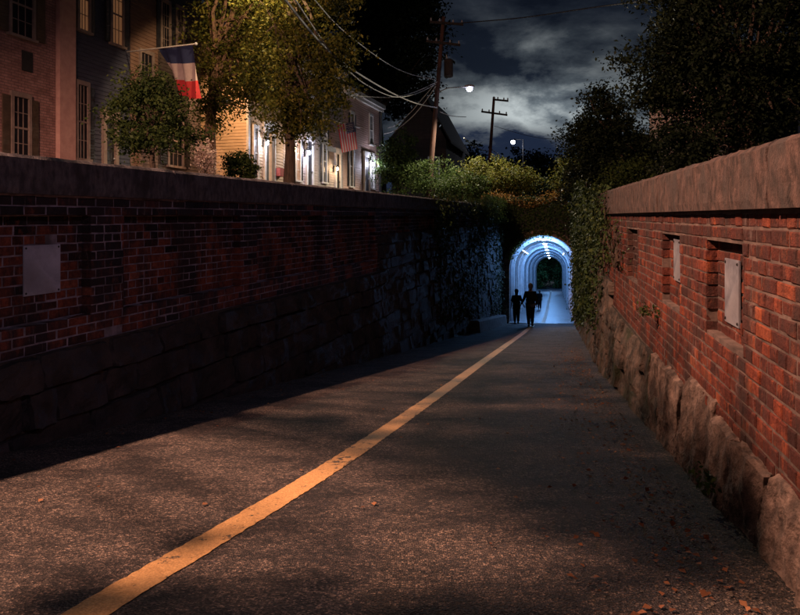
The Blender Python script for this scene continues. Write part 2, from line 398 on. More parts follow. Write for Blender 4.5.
# far low ground under the exit
mb = MB(); mb.grid([[TF(k, a, z, False) for a in (-4.0, -1.85)] for k, z in ((53.5, -7.4), (75, -8.2), (100, -8.7))]); mb.grid([[TF(k, a, z, False) for a in (1.85, 4.0)] for k, z in ((53.5, -7.4), (75, -8.2), (100, -8.7))])
mb.grid([[TF(k, a, z, False) for a in (-4, 4)] for k, z in ((99.9, -8.75), (200, -10.0), (600, -12), (2200, -14))])
struct(mb.build('low_ground', M_GRASS))

# street and pavements beside the houses
M_PAVE = noisy('pavement', (0.22, 0.20, 0.19), (0.32, 0.29, 0.27), 3, 0.9)
mb = MB()
def strip(mb, o0, o1, dz, d0=-6, d1=60, step=6):
    rows = []
    d = d0
    while d <= d1:
        rows.append([(facade_x(d, o), d, max(1.05 + 0.02 * (d - 18), tL(facade_x(d, o), d)) + dz) for o in (o0, o1)]); d += step
    mb.grid(rows)
strip(mb, 1.7, 5.4, 0.03); struct(mb.build('street', M_ASPH))
mb = MB(); strip(mb, -0.3, 1.6, 0.13); struct(mb.build('pavement', M_PAVE))

# ------------------------------------------------------------------ retaining walls
def course_zones(curve, recs):
    def off(q, z):
        for (q0, q1, z0, z1, dep) in recs:
            if q0 < q < q1 and z0 < z < z1: return -dep
        return 0.0
    return off
def brick_wall(curve, side, recs, mbr, mmo, parent, top):
    off = course_zones(curve, recs)
    CHT, BL, J = (0.0762 if side == 'L' else 0.0725), 0.213, 0.011
    ZB = -1.06 if side == 'L' else ZBR
    nrow = int((top - ZB) / CHT); mb = MB(); rr = random.Random(5 if side == 'L' else 9)
    q0 = curve.S(-3.0); q1 = curve.len
    def one_brick(a, c, z0, z1, o, tn):
        j = o + rr.uniform(-0.003, 0.004) + (rr.uniform(0.0, 0.006) if rr.random() < 0.06 else 0)
        w = lambda: rr.uniform(-0.003, 0.003)
        e = 0.006
        fr = [(qq + w(), z + w()) for (qq, z) in ((a, z0), (c, z0), (c, z1), (a, z1))]
        back = [curve.pt(x, o - 0.15, z) for x, z in fr]
        mid_ = [curve.pt(x, j - 0.005, z) for x, z in fr]
        cx = sum(x for x, z in fr) / 4; cz = sum(z for x, z in fr) / 4
        front = [curve.pt(x + (e if x < cx else -e), j + w() * 0.5, z + (e if z < cz else -e)) for x, z in fr]
        for A, B in ((back, mid_), (mid_, front)):
            for i in range(4): mb.poly([A[i], A[(i + 1) % 4], B[(i + 1) % 4], B[i]], tn)
        mb.poly(front, tn)
    for r in range(nrow):
        z0 = ZB + r * CHT; z1 = z0 + CHT - 0.010
        q = q0 - (0.11 if r % 2 else 0) - (0.055 if side == 'R' and r % 2 else 0) - rr.uniform(0, 0.02)
        header = (r % 6 == 5) if side == 'L' else (r % 3 != 0)
        bl = 0.103 if header else BL
        J = 0.009 if side == 'L' else 0.006
        while q < q1 - 0.1:
            a, c = q, q + bl * rr.uniform(0.97, 1.0)
            zz = (z0 + z1) / 2
            # bricks are cut at recess edges
            cuts = [a, c]
            for (e0, e1, f0, f1, dp) in recs:
                if f0 < zz < f1:
                    for e in (e0, e1):
                        if a < e < c: cuts.append(e)
            cuts.sort(); q += bl + J
            if rr.random() < 0.003: continue           # a lost brick
            tn0 = min(1, max(0, rr.gauss(0.50, 0.24)))
            if side == 'L':                       # sooty piers and band under the coping, darkened further to paint relief shade
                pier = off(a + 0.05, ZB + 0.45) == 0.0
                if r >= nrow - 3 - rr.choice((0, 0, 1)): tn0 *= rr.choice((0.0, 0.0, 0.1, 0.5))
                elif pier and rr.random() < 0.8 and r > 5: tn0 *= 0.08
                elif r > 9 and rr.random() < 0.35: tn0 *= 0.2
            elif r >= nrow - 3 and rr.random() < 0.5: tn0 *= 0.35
            for a, c in zip(cuts[:-1], cuts[1:]):
              if c - a < 0.012: continue
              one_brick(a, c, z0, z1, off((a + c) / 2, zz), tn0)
    bw = mb.build('brickwork', mbr, parent)
    # mortar bed just behind the brick faces, following the recesses
    recs = [(a - .011, c + .011, z0 - .010, z1 + .002, dp) for (a, c, z0, z1, dp) in recs]; off = course_zones(curve, recs)
    zl = set([ZB - 0.02, top]); ql = set(np.linspace(q0 - 0.2, q1, 130).tolist())
    for (a, c, z0, z1, dp) in recs:
        zl |= {z0 - .001, z0 + .001, z1 - .001, z1 + .001}; ql |= {a - .001, a + .001, c - .001, c + .001}
    for z in np.linspace(ZB, top, 6): zl.add(float(z))
    zl = sorted(z for z in zl if z <= top + 1e-6); ql = sorted(ql); mb = MB()
    mb.grid([[curve.pt(q, off(q, z) - 0.005, z) for z in zl] for q in ql])
    mb.build('mortar', mmo, parent)

def rough_block(mb, P8, n=4, amp=0.02, rr=random, tone=0.5, face_only=False):
    """rough stone from 8 corners (bottom 0-3, top 4-7; 0-1 & 4-5 at the front), faces subdivided and jittered, edges rounded"""
    c = sum(P8, Vector()) / 8
    size = max((P8[1] - P8[0]).length, 0.1)
    def pos(u, v, w_):
        bt = P8[0].lerp(P8[1], u).lerp(P8[3].lerp(P8[2], u), v); tp = P8[4].lerp(P8[5], u).lerp(P8[7].lerp(P8[6], u), v)
        return bt.lerp(tp, w_)
    cache = {}
    def vert(i, j, k):
        key = (i, j, k)
        if key in cache: return cache[key]
        u, v, w_ = i / n, j / n, k / n
        p = pos(u, v, w_)
        ext = sum(1 for t in (u, v, w_) if t in (0, 1))
        if ext >= 2: p = p.lerp(c, 0.03 * (ext - 1))
        p = p + Vector((rr.uniform(-1, 1), rr.uniform(-1, 1), rr.uniform(-1, 1))) * amp
        cache[key] = p; return p
    for k in range(n):
        for i in range(n):
            quads = [((i, 0, k), (i + 1, 0, k), (i + 1, 0, k + 1), (i, 0, k + 1)), ((n, i, k), (n, i + 1, k), (n, i + 1, k + 1), (n, i, k + 1)),
                     ((0, i + 1, k), (0, i, k), (0, i, k + 1), (0, i + 1, k + 1)), ((i, k, n), (i + 1, k, n), (i + 1, k + 1, n), (i, k + 1, n))]
            for qd in quads: mb.poly([vert(*x) for x in qd], tone)

def merge(o, dist=0.0005, bevel=False):
    import bmesh
    bm = bmesh.new(); bm.from_mesh(o.data); bmesh.ops.remove_doubles(bm, verts=bm.verts, dist=dist)
    bmesh.ops.recalc_face_normals(bm, faces=bm.faces)
    bm.to_mesh(o.data); bm.free()

TEX_A = bpy.data.textures.new('rock_lumps', 'CLOUDS'); TEX_A.noise_scale = 0.16; TEX_A.noise_depth = 5
TEX_B = bpy.data.textures.new('rock_chips', 'VORONOI'); TEX_B.noise_scale = 0.15; TEX_B.distance_metric = 'DISTANCE'
TEX_C = bpy.data.textures.new('rock_grit', 'CLOUDS'); TEX_C.noise_scale = 0.035; TEX_C.noise_depth = 3
def roughen(o, lv, st):
    md = o.modifiers.new('cut', 'SUBSURF'); md.subdivision_type = 'SIMPLE'; md.levels = md.render_levels = lv
    for tx, k in ((TEX_A, 0.55), (TEX_B, 0.7), (TEX_C, 0.4)):
        d_ = o.modifiers.new('rough', 'DISPLACE'); d_.texture = tx; d_.texture_coords = 'GLOBAL'; d_.strength = st * k; d_.mid_level = 0.5
def stone_base(curve, side, m, parent, rr, qa, qb, prot=0.10, top=ZB, rowh=0.30):
    mb = MB(); q = qa
    # courses run from the brick bottom down to the ground, stones of uneven length
    r = 0; z1 = top - 0.012
    while True:
        h = rr.uniform(0.75, 1.25) * rowh; z0 = z1 - h
        q = qa + rr.uniform(-0.4, 0); placed = False
        while q < qb:
            w = rr.uniform(0.28, 0.85) * (1.0 if rr.random() < 0.75 else 1.5); q2 = min(q + w, qb)
            d = curve.D((q + q2) / 2); g = gz(d) - 0.10 - SH * d
            if z1 > g and q2 - q > 0.08:
                placed = True
                p = prot * rr.uniform(0.35, 1.3); j = lambda: rr.uniform(-0.028, 0.028)
                za, zb = max(z0, g) + 0.01, z1 - rr.uniform(0.005, 0.02)
                C = [curve.pt(q + 0.012 + j() * .5, p + j() + 0.03, za + j() * .5), curve.pt(q2 - 0.012 + j() * .5, p + j() + 0.03, za + j() * .5), curve.pt(q2 - 0.01, -0.1, za), curve.pt(q + 0.01, -0.1, za),
                     curve.pt(q + 0.012 + j() * .5, p + j(), zb + j() * .5), curve.pt(q2 - 0.012 + j() * .5, p + j(), zb + j() * .5), curve.pt(q2 - 0.01, -0.1, zb), curve.pt(q + 0.01, -0.1, zb)]
                if side == 'R': C = [C[1], C[0], C[3], C[2], C[5], C[4], C[7], C[6]]
                rough_block(mb, C, 4 if d < 14 else 2, 0.009, rr)
            q = q2
        if not placed and r > 2: break
        z1 = z0; r += 1
        if r > 16: break
    o = mb.build('stone_base', m, parent); merge(o); roughen(o, 1, 0.035)
    # dark packed joints behind
    mb = MB(); mb.grid([[curve.pt(q, 0.015, z, False) for z in (gz(curve.D(q)) - 0.2, top + SH * curve.D(q) - 0.002)] for q in np.linspace(qa, qb, 80)])
    mb.build('joint_bed', M_SOIL, parent)
    return o

def coping(curve, side, m, parent, rr, thick=0.42, over=0.05):
    mb = MB(); h = CH[side]; rows = []
    q = curve.S(-3.0)
    zt0 = ZT[side]; extra = (HW[side] - SH)
    def prof(q):
        d = curve.D(q); zt = zt0 + extra * d
        j = lambda s_: rr.uniform(-s_, s_)
        zb = ZT[side] - h - 0.0 + extra * d * 0.0
        pts = [(0.0, zb), (over - 0.005, zb + 0.002)]
        for f in (0.15, 0.35, 0.55, 0.75, 0.9): pts.append((over + j(0.006), zb + (zt - zb) * f))
        pts += [(over - 0.02 + j(0.005), zt - 0.008 + j(0.005)), (over * 0.2, zt + j(0.006)), (-thick * 0.5, zt + j(0.006)), (-thick + 0.02, zt + j(0.006)), (-thick, zt - 0.03), (-thick, zb - 0.3)]
        return [curve.pt(q, o - (cut if o > 0.0 else 0), z - (cut * 0.6 if z > zb + 0.05 else 0)) for o, z in pts]
    nj = q + rr.uniform(1.2, 2.2); cut = 0.0
    while q < curve.len:
        if q > nj:
            rows.append(prof(q)); cut = 0.016; q += 0.006; rows.append(prof(q)); q += 0.012; rows.append(prof(q)); cut = 0.0; q += 0.006; nj = q + rr.uniform(2.0, 2.8)
        rows.append(prof(q)); q += 0.08
    rows.append(prof(curve.len))
    mb.grid(rows); return mb.build('coping', m, parent, smooth=False)

def S_(c, *a): return [c.S(x) for x in a]
# left wall: shallow panels between piers
wl = thing('retaining_wall', 'long shadowed retaining wall on the left, dark brick panels over black stone with a grey concrete coping', 'wall', (WL.X(14), 14, gz(14)))
recL = []
for k in range(-2, 11):
    d0 = 6.38 + 2.44 * k; recL.append((WL.S(d0), WL.S(d0 + 2.03), ZB + 0.0762 * 3, ZB + 0.0762 * 14, 0.095))
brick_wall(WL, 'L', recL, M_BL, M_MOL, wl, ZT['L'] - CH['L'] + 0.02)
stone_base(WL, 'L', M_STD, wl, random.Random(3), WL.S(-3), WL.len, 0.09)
coping(WL, 'L', M_COPL, wl, random.Random(2))
# right wall: small deep niches
wr = thing('retaining_wall', 'sunlit-red brick retaining wall on the right with niches, rough slabs along its foot', 'wall', (WR.X(14), 14, gz(14)))
wr['label'] = 'warm red brick retaining wall on the right with small niches and a brown coping, rough slabs along its foot'
C_ = 0.0762
recR = [(WR.S(3.48), WR.S(4.25), ZB + C_ * 5, ZB + C_ * 12, 0.065), (WR.S(5.05), WR.S(5.78), ZB + C_ * 5, ZB + C_ * 12, 0.06), (WR.S(7.2), WR.S(8.05), ZB + C_ * 5, ZB + C_ * 12, 0.06),
        (WR.S(10.0), WR.S(10.9), ZB + C_ * 5, ZB + C_ * 12, 0.06), (WR.S(13.0), WR.S(13.9), ZB + C_ * 5, ZB + C_ * 12, 0.06)]
brick_wall(WR, 'R', recR, M_BR, M_MO, wr, ZT['R'] - CH['R'] + 0.02)
coping(WR, 'R', M_COP, wr, random.Random(4))
stone_base(WR, 'R', M_ST2, wr, random.Random(8), WR.S(5.9), WR.len, 0.05, ZBR)
stone_base(WR, 'R', M_ST2, wr, random.Random(18), WR.S(9.6), WR.len, 0.055, -0.88, 0.22)
stone_base(WR, 'R', M_ST2, wr, random.Random(38), WR.S(11.5), WR.len, 0.06, -0.55, 0.22)
stone_base(WR, 'R', M_ST2, wr, random.Random(19), WR.S(14.5), WR.len, 0.065, -0.1, 0.22)
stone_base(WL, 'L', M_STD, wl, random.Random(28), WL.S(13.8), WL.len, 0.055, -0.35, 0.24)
# the big slabs at the foot of the near right wall, leaning a little out of line
rr = random.Random(21); q = WR.S(0.6); qe = WR.S(6.0); i = 0
while q < qe:
    w = rr.uniform(0.48, 0.85); q2 = min(q + w, qe + 0.2); d = WR.D((q + q2) / 2)
    g = gz(d) - SH * d; top = (-1.10 if d < 4.7 else -1.19) + rr.uniform(-0.03, 0.03); tilt = rr.uniform(0.05, 0.16); j = lambda: rr.uniform(-0.02, 0.02)
    po = rr.uniform(0.06, 0.12); pt_ = rr.uniform(0.015, 0.05)
    a, c = q + 0.016, q2 - 0.016
    Cn = [WR.pt(a + tilt * 0.3, po + j(), g - 0.08), WR.pt(c + tilt * 0.3, po + j(), g - 0.08), WR.pt(c, -0.08, g - 0.08), WR.pt(a, -0.08, g - 0.08),
          WR.pt(a - tilt, pt_ + j(), top + j()), WR.pt(c - tilt, pt_ + j(), top + j()), WR.pt(c - tilt, -0.06, top + 0.02), WR.pt(a - tilt, -0.06, top + 0.02)]
    Cn = [Cn[1], Cn[0], Cn[3], Cn[2], Cn[5], Cn[4], Cn[7], Cn[6]]
    mb = MB(); rough_block(mb, Cn, 5, 0.010, rr); o = mb.build('stone_slab', M_ST, wr); merge(o); roughen(o, 3, 0.036)
    q = q2; i += 1
mb = MB(); mb.grid([[WR.pt(q, 0.0, z, False) for z in (gz(WR.D(q)) - 0.2, ZBR + SH * WR.D(q) - 0.002)] for q in np.linspace(WR.S(-3), WR.S(6.6), 30)])
mb.build('joint_bed', M_SOIL, wr)

# plaques
def plaque(curve, d0, d1, z0, z1, off, m, label, frame=True):
    q0, q1 = curve.S(d0), curve.S(d1); c = curve.pt((q0 + q1) / 2, off, (z0 + z1) / 2)
    t = thing('plaque', label, 'plaque', c, 'plaques on the cutting walls')
    mb = MB(); fr = lambda a, b, z: curve.pt(a, b, z)
    mb.box(fr, q0, q1, off, off + 0.010, z0, z1); mb.build('plate', m, t)
    mb = MB()
    for (a, z) in ((q0 + 0.02, z0 + 0.02), (q1 - 0.02, z0 + 0.02), (q1 - 0.02, z1 - 0.02), (q0 + 0.02, z1 - 0.02)):
        p = curve.pt(a, off + 0.010, z); mb.ball(p, 0.009, 8, 4)
        mb.build('bolt', M_DARKM, t); mb = MB()
M_PLQ = noisy('plaque_zinc', (0.30, 0.33, 0.42), (0.46, 0.50, 0.62), 7, 0.6, 0.3, 0.003, 60, c3=(0.20, 0.21, 0.24))
M_PLQ2 = noisy('plaque_pale', (0.13, 0.14, 0.17), (0.26, 0.28, 0.32), 9, 0.7, 0.4, 0.003, 60, c3=(0.20, 0.20, 0.22))
plaque(WL, 5.36, 5.72, -0.62, -0.23, -0.095 + 0.004, M_PLQ, 'square grey metal plaque bolted to the dark left brick wall')
plaque(WR, 3.74, 4.02, -0.60, -0.24, -0.065 + 0.006, M_PLQ2, 'pale oblong plaque set in the nearest niche of the right red brick wall')
plaque(WR, 5.27, 5.52, -0.50, -0.18, -0.06 + 0.006, M_PLQ2, 'small pale plaque in the second niche of the right red brick wall')

# low concrete block by the tunnel mouth (left) and boulder (right)
M_CONC = noisy('old_concrete', (0.12, 0.115, 0.12), (0.24, 0.23, 0.23), 5, 0.9, 0.7, 0.01)
mb = MB(); rr = random.Random(31)
A = at(458, 333, 25.6); 
qa, qb = WL.S(23.5), WL.S(32.6)
n = 18
for i in range(n):
    a, c = qa + (qb - qa) * i / n, qa + (qb - qa) * (i + 1) / n
    rows = []
mb.grid([[WL.pt(qq, o, gz(WL.D(qq)) + z, False) for o, z in ((0.0, 0.42), (0.34, 0.42), (0.38, 0.38), (0.42, 0.0), (0.43, -0.1))] for qq in np.linspace(qa, qb, 30)])
mb.poly([WL.pt(qa, o, gz(WL.D(qa)) + z, False) for o, z in ((0.0, -0.1), (0.0, 0.42), (0.34, 0.42), (0.38, 0.38), (0.42, 0.0), (0.43, -0.1))][::-1])
o = mb.build('concrete_ledge', M_CONC, origin=WL.pt(qa, 0.2, gz(24), False)); tag(o, 'low concrete ledge along the foot of the left wall by the tunnel mouth', 'ledge')
def boulder(c, r, label, sc, seed):
    rr = random.Random(seed); mb = MB(); mb.ball(c, r, 12, 8, sc, 0.28, rr)
    o = mb.build('boulder', M_ST, origin=(c[0], c[1], c[2] - r * sc[2] * .8)); merge(o); tag(o, label, 'boulder', 'boulders at the foot of the right wall')
    md = o.modifiers.new('soft', 'SUBSURF'); md.levels = md.render_levels = 1
boulder(at(583, 322, 25.5), 0.42, 'largest rough boulder on the path edge right of the tunnel mouth', (0.75, 0.8, 1.0), 1)
boulder(at(583, 309, 26.6), 0.34, 'pale boulder resting behind the largest one right of the tunnel mouth', (0.9, 0.8, 0.7), 2)
boulder(at(592, 338, 21.5), 0.30, 'smaller boulder nearer the camera against the vine covered right wall', (0.8, 1.1, 0.7), 3)

# ------------------------------------------------------------------ tunnel
RAD, SPR = 1.60, 2.55
M_TW = noisy('tunnel_lining', (0.006, 0.014, 0.035), (0.035, 0.055, 0.10), 3, 0.9, 0.8, 0.02, 16)
M_RIB = noisy('tunnel_rib', (0.55, 0.56, 0.60), (0.75, 0.76, 0.80), 5, 0.6, 0.6, 0.012, 30)
tn = thing('tunnel', 'arched pedestrian tunnel with pale ribs, lit blue white inside, at the foot of the slope', 'tunnel', TF(0, 0, 0))
def arch(r, n=20):
    pts = [(-r, -0.15), (-r, SPR * 0.33), (-r, SPR * 0.66)]
    for i in range(n + 1):
        th = math.pi - math.pi * i / n; pts.append((r * math.cos(th), SPR + r * math.sin(th)))
    return pts + [(r, SPR * 0.66), (r, SPR * 0.33), (r, -0.15)]
mb = MB(); rr = random.Random(77)
rows = []
for k in np.linspace(0.05, 53, 70):
    rows.append([TF(k, a * (1 + rr.uniform(-0.006, 0.006)), z) for a, z in arch(RAD)])
mb.grid(rows); mb.build('lining', M_TW, tn, smooth=True)
k = 1.4
while k < 52:
    mb = MB(); ro, ri = arch(RAD - 0.003), arch(RAD - 0.17)
    ks = (k, k + 0.36)
    mb.grid([[TF(ks[0], a, z) for a, z in ro], [TF(ks[0], a, z) for a, z in ri], [TF(ks[1], a, z) for a, z in ri], [TF(ks[1], a, z) for a, z in ro]])
    mb.build('rib', M_RIB, tn); k += 3.9 if k < 20 else 5.5
# voussoir ring round the mouth
mb = MB(); n = 30; rr = random.Random(5)
def ringpt(i, r):
    L = SPR; tot = 2 * L + math.pi * RAD; s_ = tot * i / n
    if s_ < L: return (-r, s_)
    if s_ < L + math.pi * RAD:
        th = math.pi - (s_ - L) / RAD; return (r * math.cos(th), SPR + r * math.sin(th))
    return (r, L - (s_ - L - math.pi * RAD))
for i in range(n):
    e = 0.04
    (a0, z0), (a1, z1) = ringpt(i + e, RAD - 0.02), ringpt(i + 1 - e, RAD - 0.02); (b0, y0), (b1, y1) = ringpt(i + e, RAD + 0.27), ringpt(i + 1 - e, RAD + 0.27)
    f, g = -0.13 + rr.uniform(-0.02, 0.02), 0.4
    mb.hexa([TF(f, a0, z0), TF(f, a1, z1), TF(g, a1, z1), TF(g, a0, z0), TF(f, b0, y0), TF(f, b1, y1), TF(g, b1, y1), TF(g, b0, y0)], rr.random())
mb.build('arch_ring', M_ST, tn)
# portal wall: face with the arch cut out
def portal(kf, kb, left, right, topz, m, parent, name):
    mb = MB(); pts = arch(RAD + 0.02, 24)
    def outer(a, z):
        if z < SPR: return ((left if a < 0 else right), z)
        th = math.atan2(z - SPR, a); 
        # ray from the arch centre to the rectangle
        ca, sa = math.cos(th), math.sin(th); H = topz - SPR
        cand = []
        if ca > 1e-6: cand.append(right / ca)
        if ca < -1e-6: cand.append(left / ca)
        if sa > 1e-6: cand.append(H / sa)
        r_ = min(c_ for c_ in cand if c_ > 0); return (r_ * ca, SPR + r_ * sa)
    inn = [TF(kf, a, z) for a, z in pts]; out = [TF(kf, *outer(a, z)) for a, z in pts]
    mb.grid([inn, out])
    for c_ in (left, right):
        pass
    # corners
    for sgn, c_ in ((-1, left), (1, right)):
        j = [outer(a, z) for a, z in pts if (a > 0) == (sgn > 0)]
        side = [p for p in j if abs(p[0] - c_) < 1e-4]; tp = [p for p in j if abs(p[1] - topz) < 1e-4]
        a = max(side, key=lambda p: p[1]); b2 = max(tp, key=lambda p: sgn * p[0])
        mb.poly([TF(kf, *a), TF(kf, *b2), TF(kf, c_, topz)])
    mb.grid([[TF(kf, left, topz), TF(kf, right, topz)], [TF(kb, left, topz), TF(kb, right, topz)]])
    mb.build(name, m, parent)
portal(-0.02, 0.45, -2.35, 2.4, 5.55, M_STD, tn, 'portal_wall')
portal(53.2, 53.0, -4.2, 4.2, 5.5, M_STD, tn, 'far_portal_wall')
mb = MB(); rr = random.Random(12)
mb.box(lambda a, b2, z: TF(b2, a, z), -2.5, 2.55, -0.12, 0.5, 5.55, 5.80); mb.build('portal_coping', M_COPL, tn)
# pale strip added at the mouth, painting the band of light on the floor
mb = MB(); mb.box(lambda a, b2, z: TF(b2, a, z), -1.6, 1.6, -0.35, 0.0, -0.05, 0.014); mb.build('threshold_light_strip', M_RIB, tn)
# lamps along the crown + conduit on the haunches
M_LED = emis('tunnel_lamp', (0.62, 0.78, 1.0), 30)
for i, k in enumerate((0.75, 6.2, 11.6, 18.5, 27, 38, 52.3)):
    base_ = TF(k, 0, SPR + RAD - 0.16)
    t = thing('tunnel_lamp', ['first', 'second', 'third', 'fourth', 'fifth', 'sixth', 'seventh'][i] + ' white lamp from the near mouth along the tunnel crown', 'lamp', base_, 'lamps along the tunnel crown')
    mb = MB(); fr = lambda a, b2, z, k=k: TF(k + b2, a, SPR + RAD + z)
    mb.box(fr, -0.13, 0.13, -0.32, 0.32, -0.14, -0.10); mb.box(fr, -0.03, 0.03, -0.05, 0.05, -0.10, 0.0); mb.build('housing', M_METAL, t)
    mb = MB(); mb.box(fr, -0.10, 0.10, -0.28, 0.28, -0.20, -0.142); mb.build('diffuser', M_LED, t)
    point_light('tunnel_light', TF(k, 0, SPR + RAD - 0.36), 250 if i else 260, (0.17, 0.44, 1.0), 0.12, t)
t = thing('exit_fill_lamp', 'unseen lamp added on the outer face of the far tunnel mouth to light the exit', 'lamp', TF(53.4, 0, 4.5))  # added lamp without a visible source, brightens the foliage beyond the exit
mb = MB(); mb.box(lambda a, b2, z: TF(53.4 + b2, a, 4.5 + z), -.15, .15, -.18, .1, -.06, .06); mb.build('housing', M_METAL, t)
point_light('tunnel_light', TF(53.7, 0, 4.4), 420, (0.10, 0.40, 1.0), 0.12, t)
M_TUBE = emis('tube_light', (0.7, 0.85, 1.0), 3.5)
for i, (k0, k1, s_) in enumerate(((2.2, 9.5, -1), (7.5, 12.0, 1))):
    th = R(42); t = thing('tube_light', ['long fluorescent tube on the left haunch of the tunnel', 'shorter fluorescent tube on the right haunch of the tunnel'][i], 'lamp', TF(k0, s_ * 1.1, 3.6))
    p = lambda k, dr: TF(k, s_ * math.cos(th) * (RAD - dr), SPR + math.sin(th) * (RAD - dr))
    mb = MB(); mb.tube([p(k0, 0.19), p(k1, 0.19)], 0.028, 8); mb.build('tube', M_TUBE, t)
    mb = MB(); mb.tube([p(k0, 0.15), p(k1, 0.15)], 0.022, 6); mb.build('batten', M_METAL, t)

# exit cutting and foliage seen through the tunnel
for s_ in (-1, 1):
    mb = MB(); mb.grid([[TF(k, s_ * 3.9, z, False) for z in (-9, ztop)] for k, ztop in ((53.2, -0.5), (60, -1.6), (70, -4.5), (80, -7.2))])
    tag(mb.build('exit_wall', M_STD, origin=TF(53.5, s_ * 3.9, -7.4, False)), ('left' if s_ < 0 else 'right') + ' dark side wall beyond the far end of the tunnel', 'wall')

# ------------------------------------------------------------------ yellow line
LP = [(58, 632), (88, 612), (150, 576), (215, 538), (300, 487), (350, 455), (400, 421), (440, 393), (480, 364), (505, 346), (522, 334), (533, 325)]
def on_path(px, py):
    s_ = (py - HZ) / F; d = 1.1 / (s_ - 0.1); return Vector(((px - 400) / F * d, d, 0))
pl = [on_path(*p) for p in LP]
# resample
seg = []
for i in range(len(pl) - 1):
    n = max(2, int((pl[i + 1] - pl[i]).length / 0.035))
    for j in range(n): seg.append(pl[i].lerp(pl[i + 1], j / n))
seg.append(pl[-1])
for _ in range(60): seg = [seg[0]] + [(seg[i - 1] + seg[i] * 2 + seg[i + 1]) / 4 for i in range(1, len(seg) - 1)] + [seg[-1]]
rr = random.Random(6); mb = MB(); rows = []
for i, p in enumerate(seg):
    t_ = (seg[min(i + 1, len(seg) - 1)] - seg[max(i - 1, 0)]).normalized(); nrm = Vector((t_.y, -t_.x, 0))
    w = 0.082
    e0, e1 = w + rr.uniform(-.006, .004), w + rr.uniform(-.006, .004)
    def zz(q): 
        dfr = (q.y + 8) / 0.5; i0 = int(dfr)
        return gz(q.y) + 0.004
    rows.append([(q.x, q.y, zz(q)) for q in (p - nrm * e0, p - nrm * e0 * .3, p + nrm * e1 * .3, p + nrm * e1)])
mb.grid(rows); struct(mb.build('centre_line', M_LINE))
mb = MB(); rows = [[TF(k, a + 0.03 * k ** 0.5, 0.006) for a in (-0.12, 0.06)] for k in (0.05, 5, 10, 20, 30, 45, 53)]
mb.grid(rows); struct(mb.build('tunnel_centre_line', noisy('pale_paint', (0.5, 0.4, 0.35), (0.7, 0.6, 0.5), 4)))

# ------------------------------------------------------------------ fallen leaves and grit along the foot of the walls
cs = []; fl = []
for i in range(1000):
    d = RNG.uniform(2.2, 16); o = abs(RNG.normal(0, 0.35)) + 0.12
    p = WR.pt(WR.S(d), 0.1 + o, 0, False); cs.append((p.x, p.y, gz(p.y) + 0.010)); fl.append((0, 0, 2.2))
for i in range(170):
    d = RNG.uniform(4.5, 22); o = abs(RNG.normal(0, 0.3)) + 0.12
    p = WL.pt(WL.S(d), 0.1 + o, 0, False); cs.append((p.x, p.y, gz(p.y) + 0.010)); fl.append((0, 0, 2.2))
for i in range(60):
    d = RNG.uniform(3, 18); x = RNG.uniform(WL.X(d) + 0.5, WR.X(d) - 0.4); cs.append((x, d, gz(d) + 0.010)); fl.append((0, 0, 2.5))
M_FL = leaf_mat('fallen_leaf', (0.12, 0.05, 0.025), (0.24, 0.10, 0.05), (0.40, 0.20, 0.10), 0.8, 0.1)
stuff(leaf_mesh('fallen_leaves', cs, 0.030, M_FL, aspect=0.85, flat=fl))
cs = []; fl = []
for i in range(9000):
    side = RNG.random() < 0.5; c_ = WR if side else WL
    d = RNG.uniform(2, 26); o = abs(RNG.normal(0, 0.22)) + 0.10
    p = c_.pt(c_.S(d), 0.08 + o, 0, False); cs.append((p.x, p.y, gz(p.y) + 0.005)); fl.append((0, 0, 2.0))
stuff(leaf_mesh('grit', cs, 0.014, noisy('grit', (0.06, 0.05, 0.04), (0.18, 0.14, 0.11), 30), aspect=0.9, flat=fl))
# small weeds in the joints
def tuft(p, r, n, size, m, label, name='weed', nrm=(0, 0, 1), cat='weed', group=None):
    c = np.array(p) + RNG.normal(size=(n, 3)) * np.array([r, r, r * 0.7])
    t = thing(name, label, cat, tuple(p), group); leaf_mesh('leaves', c, size, m, t)
    mb = MB(); mb.tube([p, Vector(p) + Vector((0, 0, r))], [0.006, 0.002], 5); mb.build('stem', M_LEAF_M, t); return t
for i, (d, z, lab) in enumerate([(5.9, -0.80, 'small weed growing below the second niche of the right wall'), (3.75, -1.42, 'tiny weed between the near slabs of the right wall'), (8.9, -0.55, 'weed sprouting from the right wall past the third niche')]):
    tuft(WR.pt(WR.S(d), 0.10, z), 0.05, 90, 0.035, M_LEAF_M, lab, group='weeds in the right wall')

# ------------------------------------------------------------------ ivy
def ivy(curve, d0, d1, z0f, z1f, n, size, m, label, dens=None, thick=0.12, name='ivy'):
    cs = []; fl = []; o_ = curve.pt(curve.S((d0 + d1) / 2), 0, 0)
    k = 0
    while len(cs) < n and k < n * 20:
        k += 1
        d = RNG.uniform(d0, d1); z = RNG.uniform(z0f(d), z1f(d))
        if dens is not None and RNG.random() > dens(d, z): continue
        q = curve.S(d); p = curve.pt(q, abs(RNG.normal(0.06, thick)), z, False); cs.append(tuple(p)); nn_ = curve.normal(q); fl.append(tuple(nn_ + Vector((0, 0, 0.5))))
    t = thing(name, label, 'ivy', (o_.x, o_.y, gz((d0 + d1) / 2)))
    leaf_mesh('leaves', cs, size, m, t, flat=fl)
    mb = MB(); rr = random.Random(int(d0 * 10))
    for i in range(14):
        d = rr.uniform(d0, d1); pts = []
        z = z0f(d) + 0.05; zt = z1f(d) - 0.1
        for s_ in range(7):
            pts.append(curve.pt(curve.S(d), 0.05 + rr.uniform(0, 0.04), z + (zt - z) * s_ / 6, False)); d = min(max(d + rr.uniform(-0.3, 0.3), d0), d1)
        mb = MB(); mb.tube(pts, [0.016 - 0.0015 * s_ for s_ in range(7)], 5); mb.build('stem', M_BARK, t)
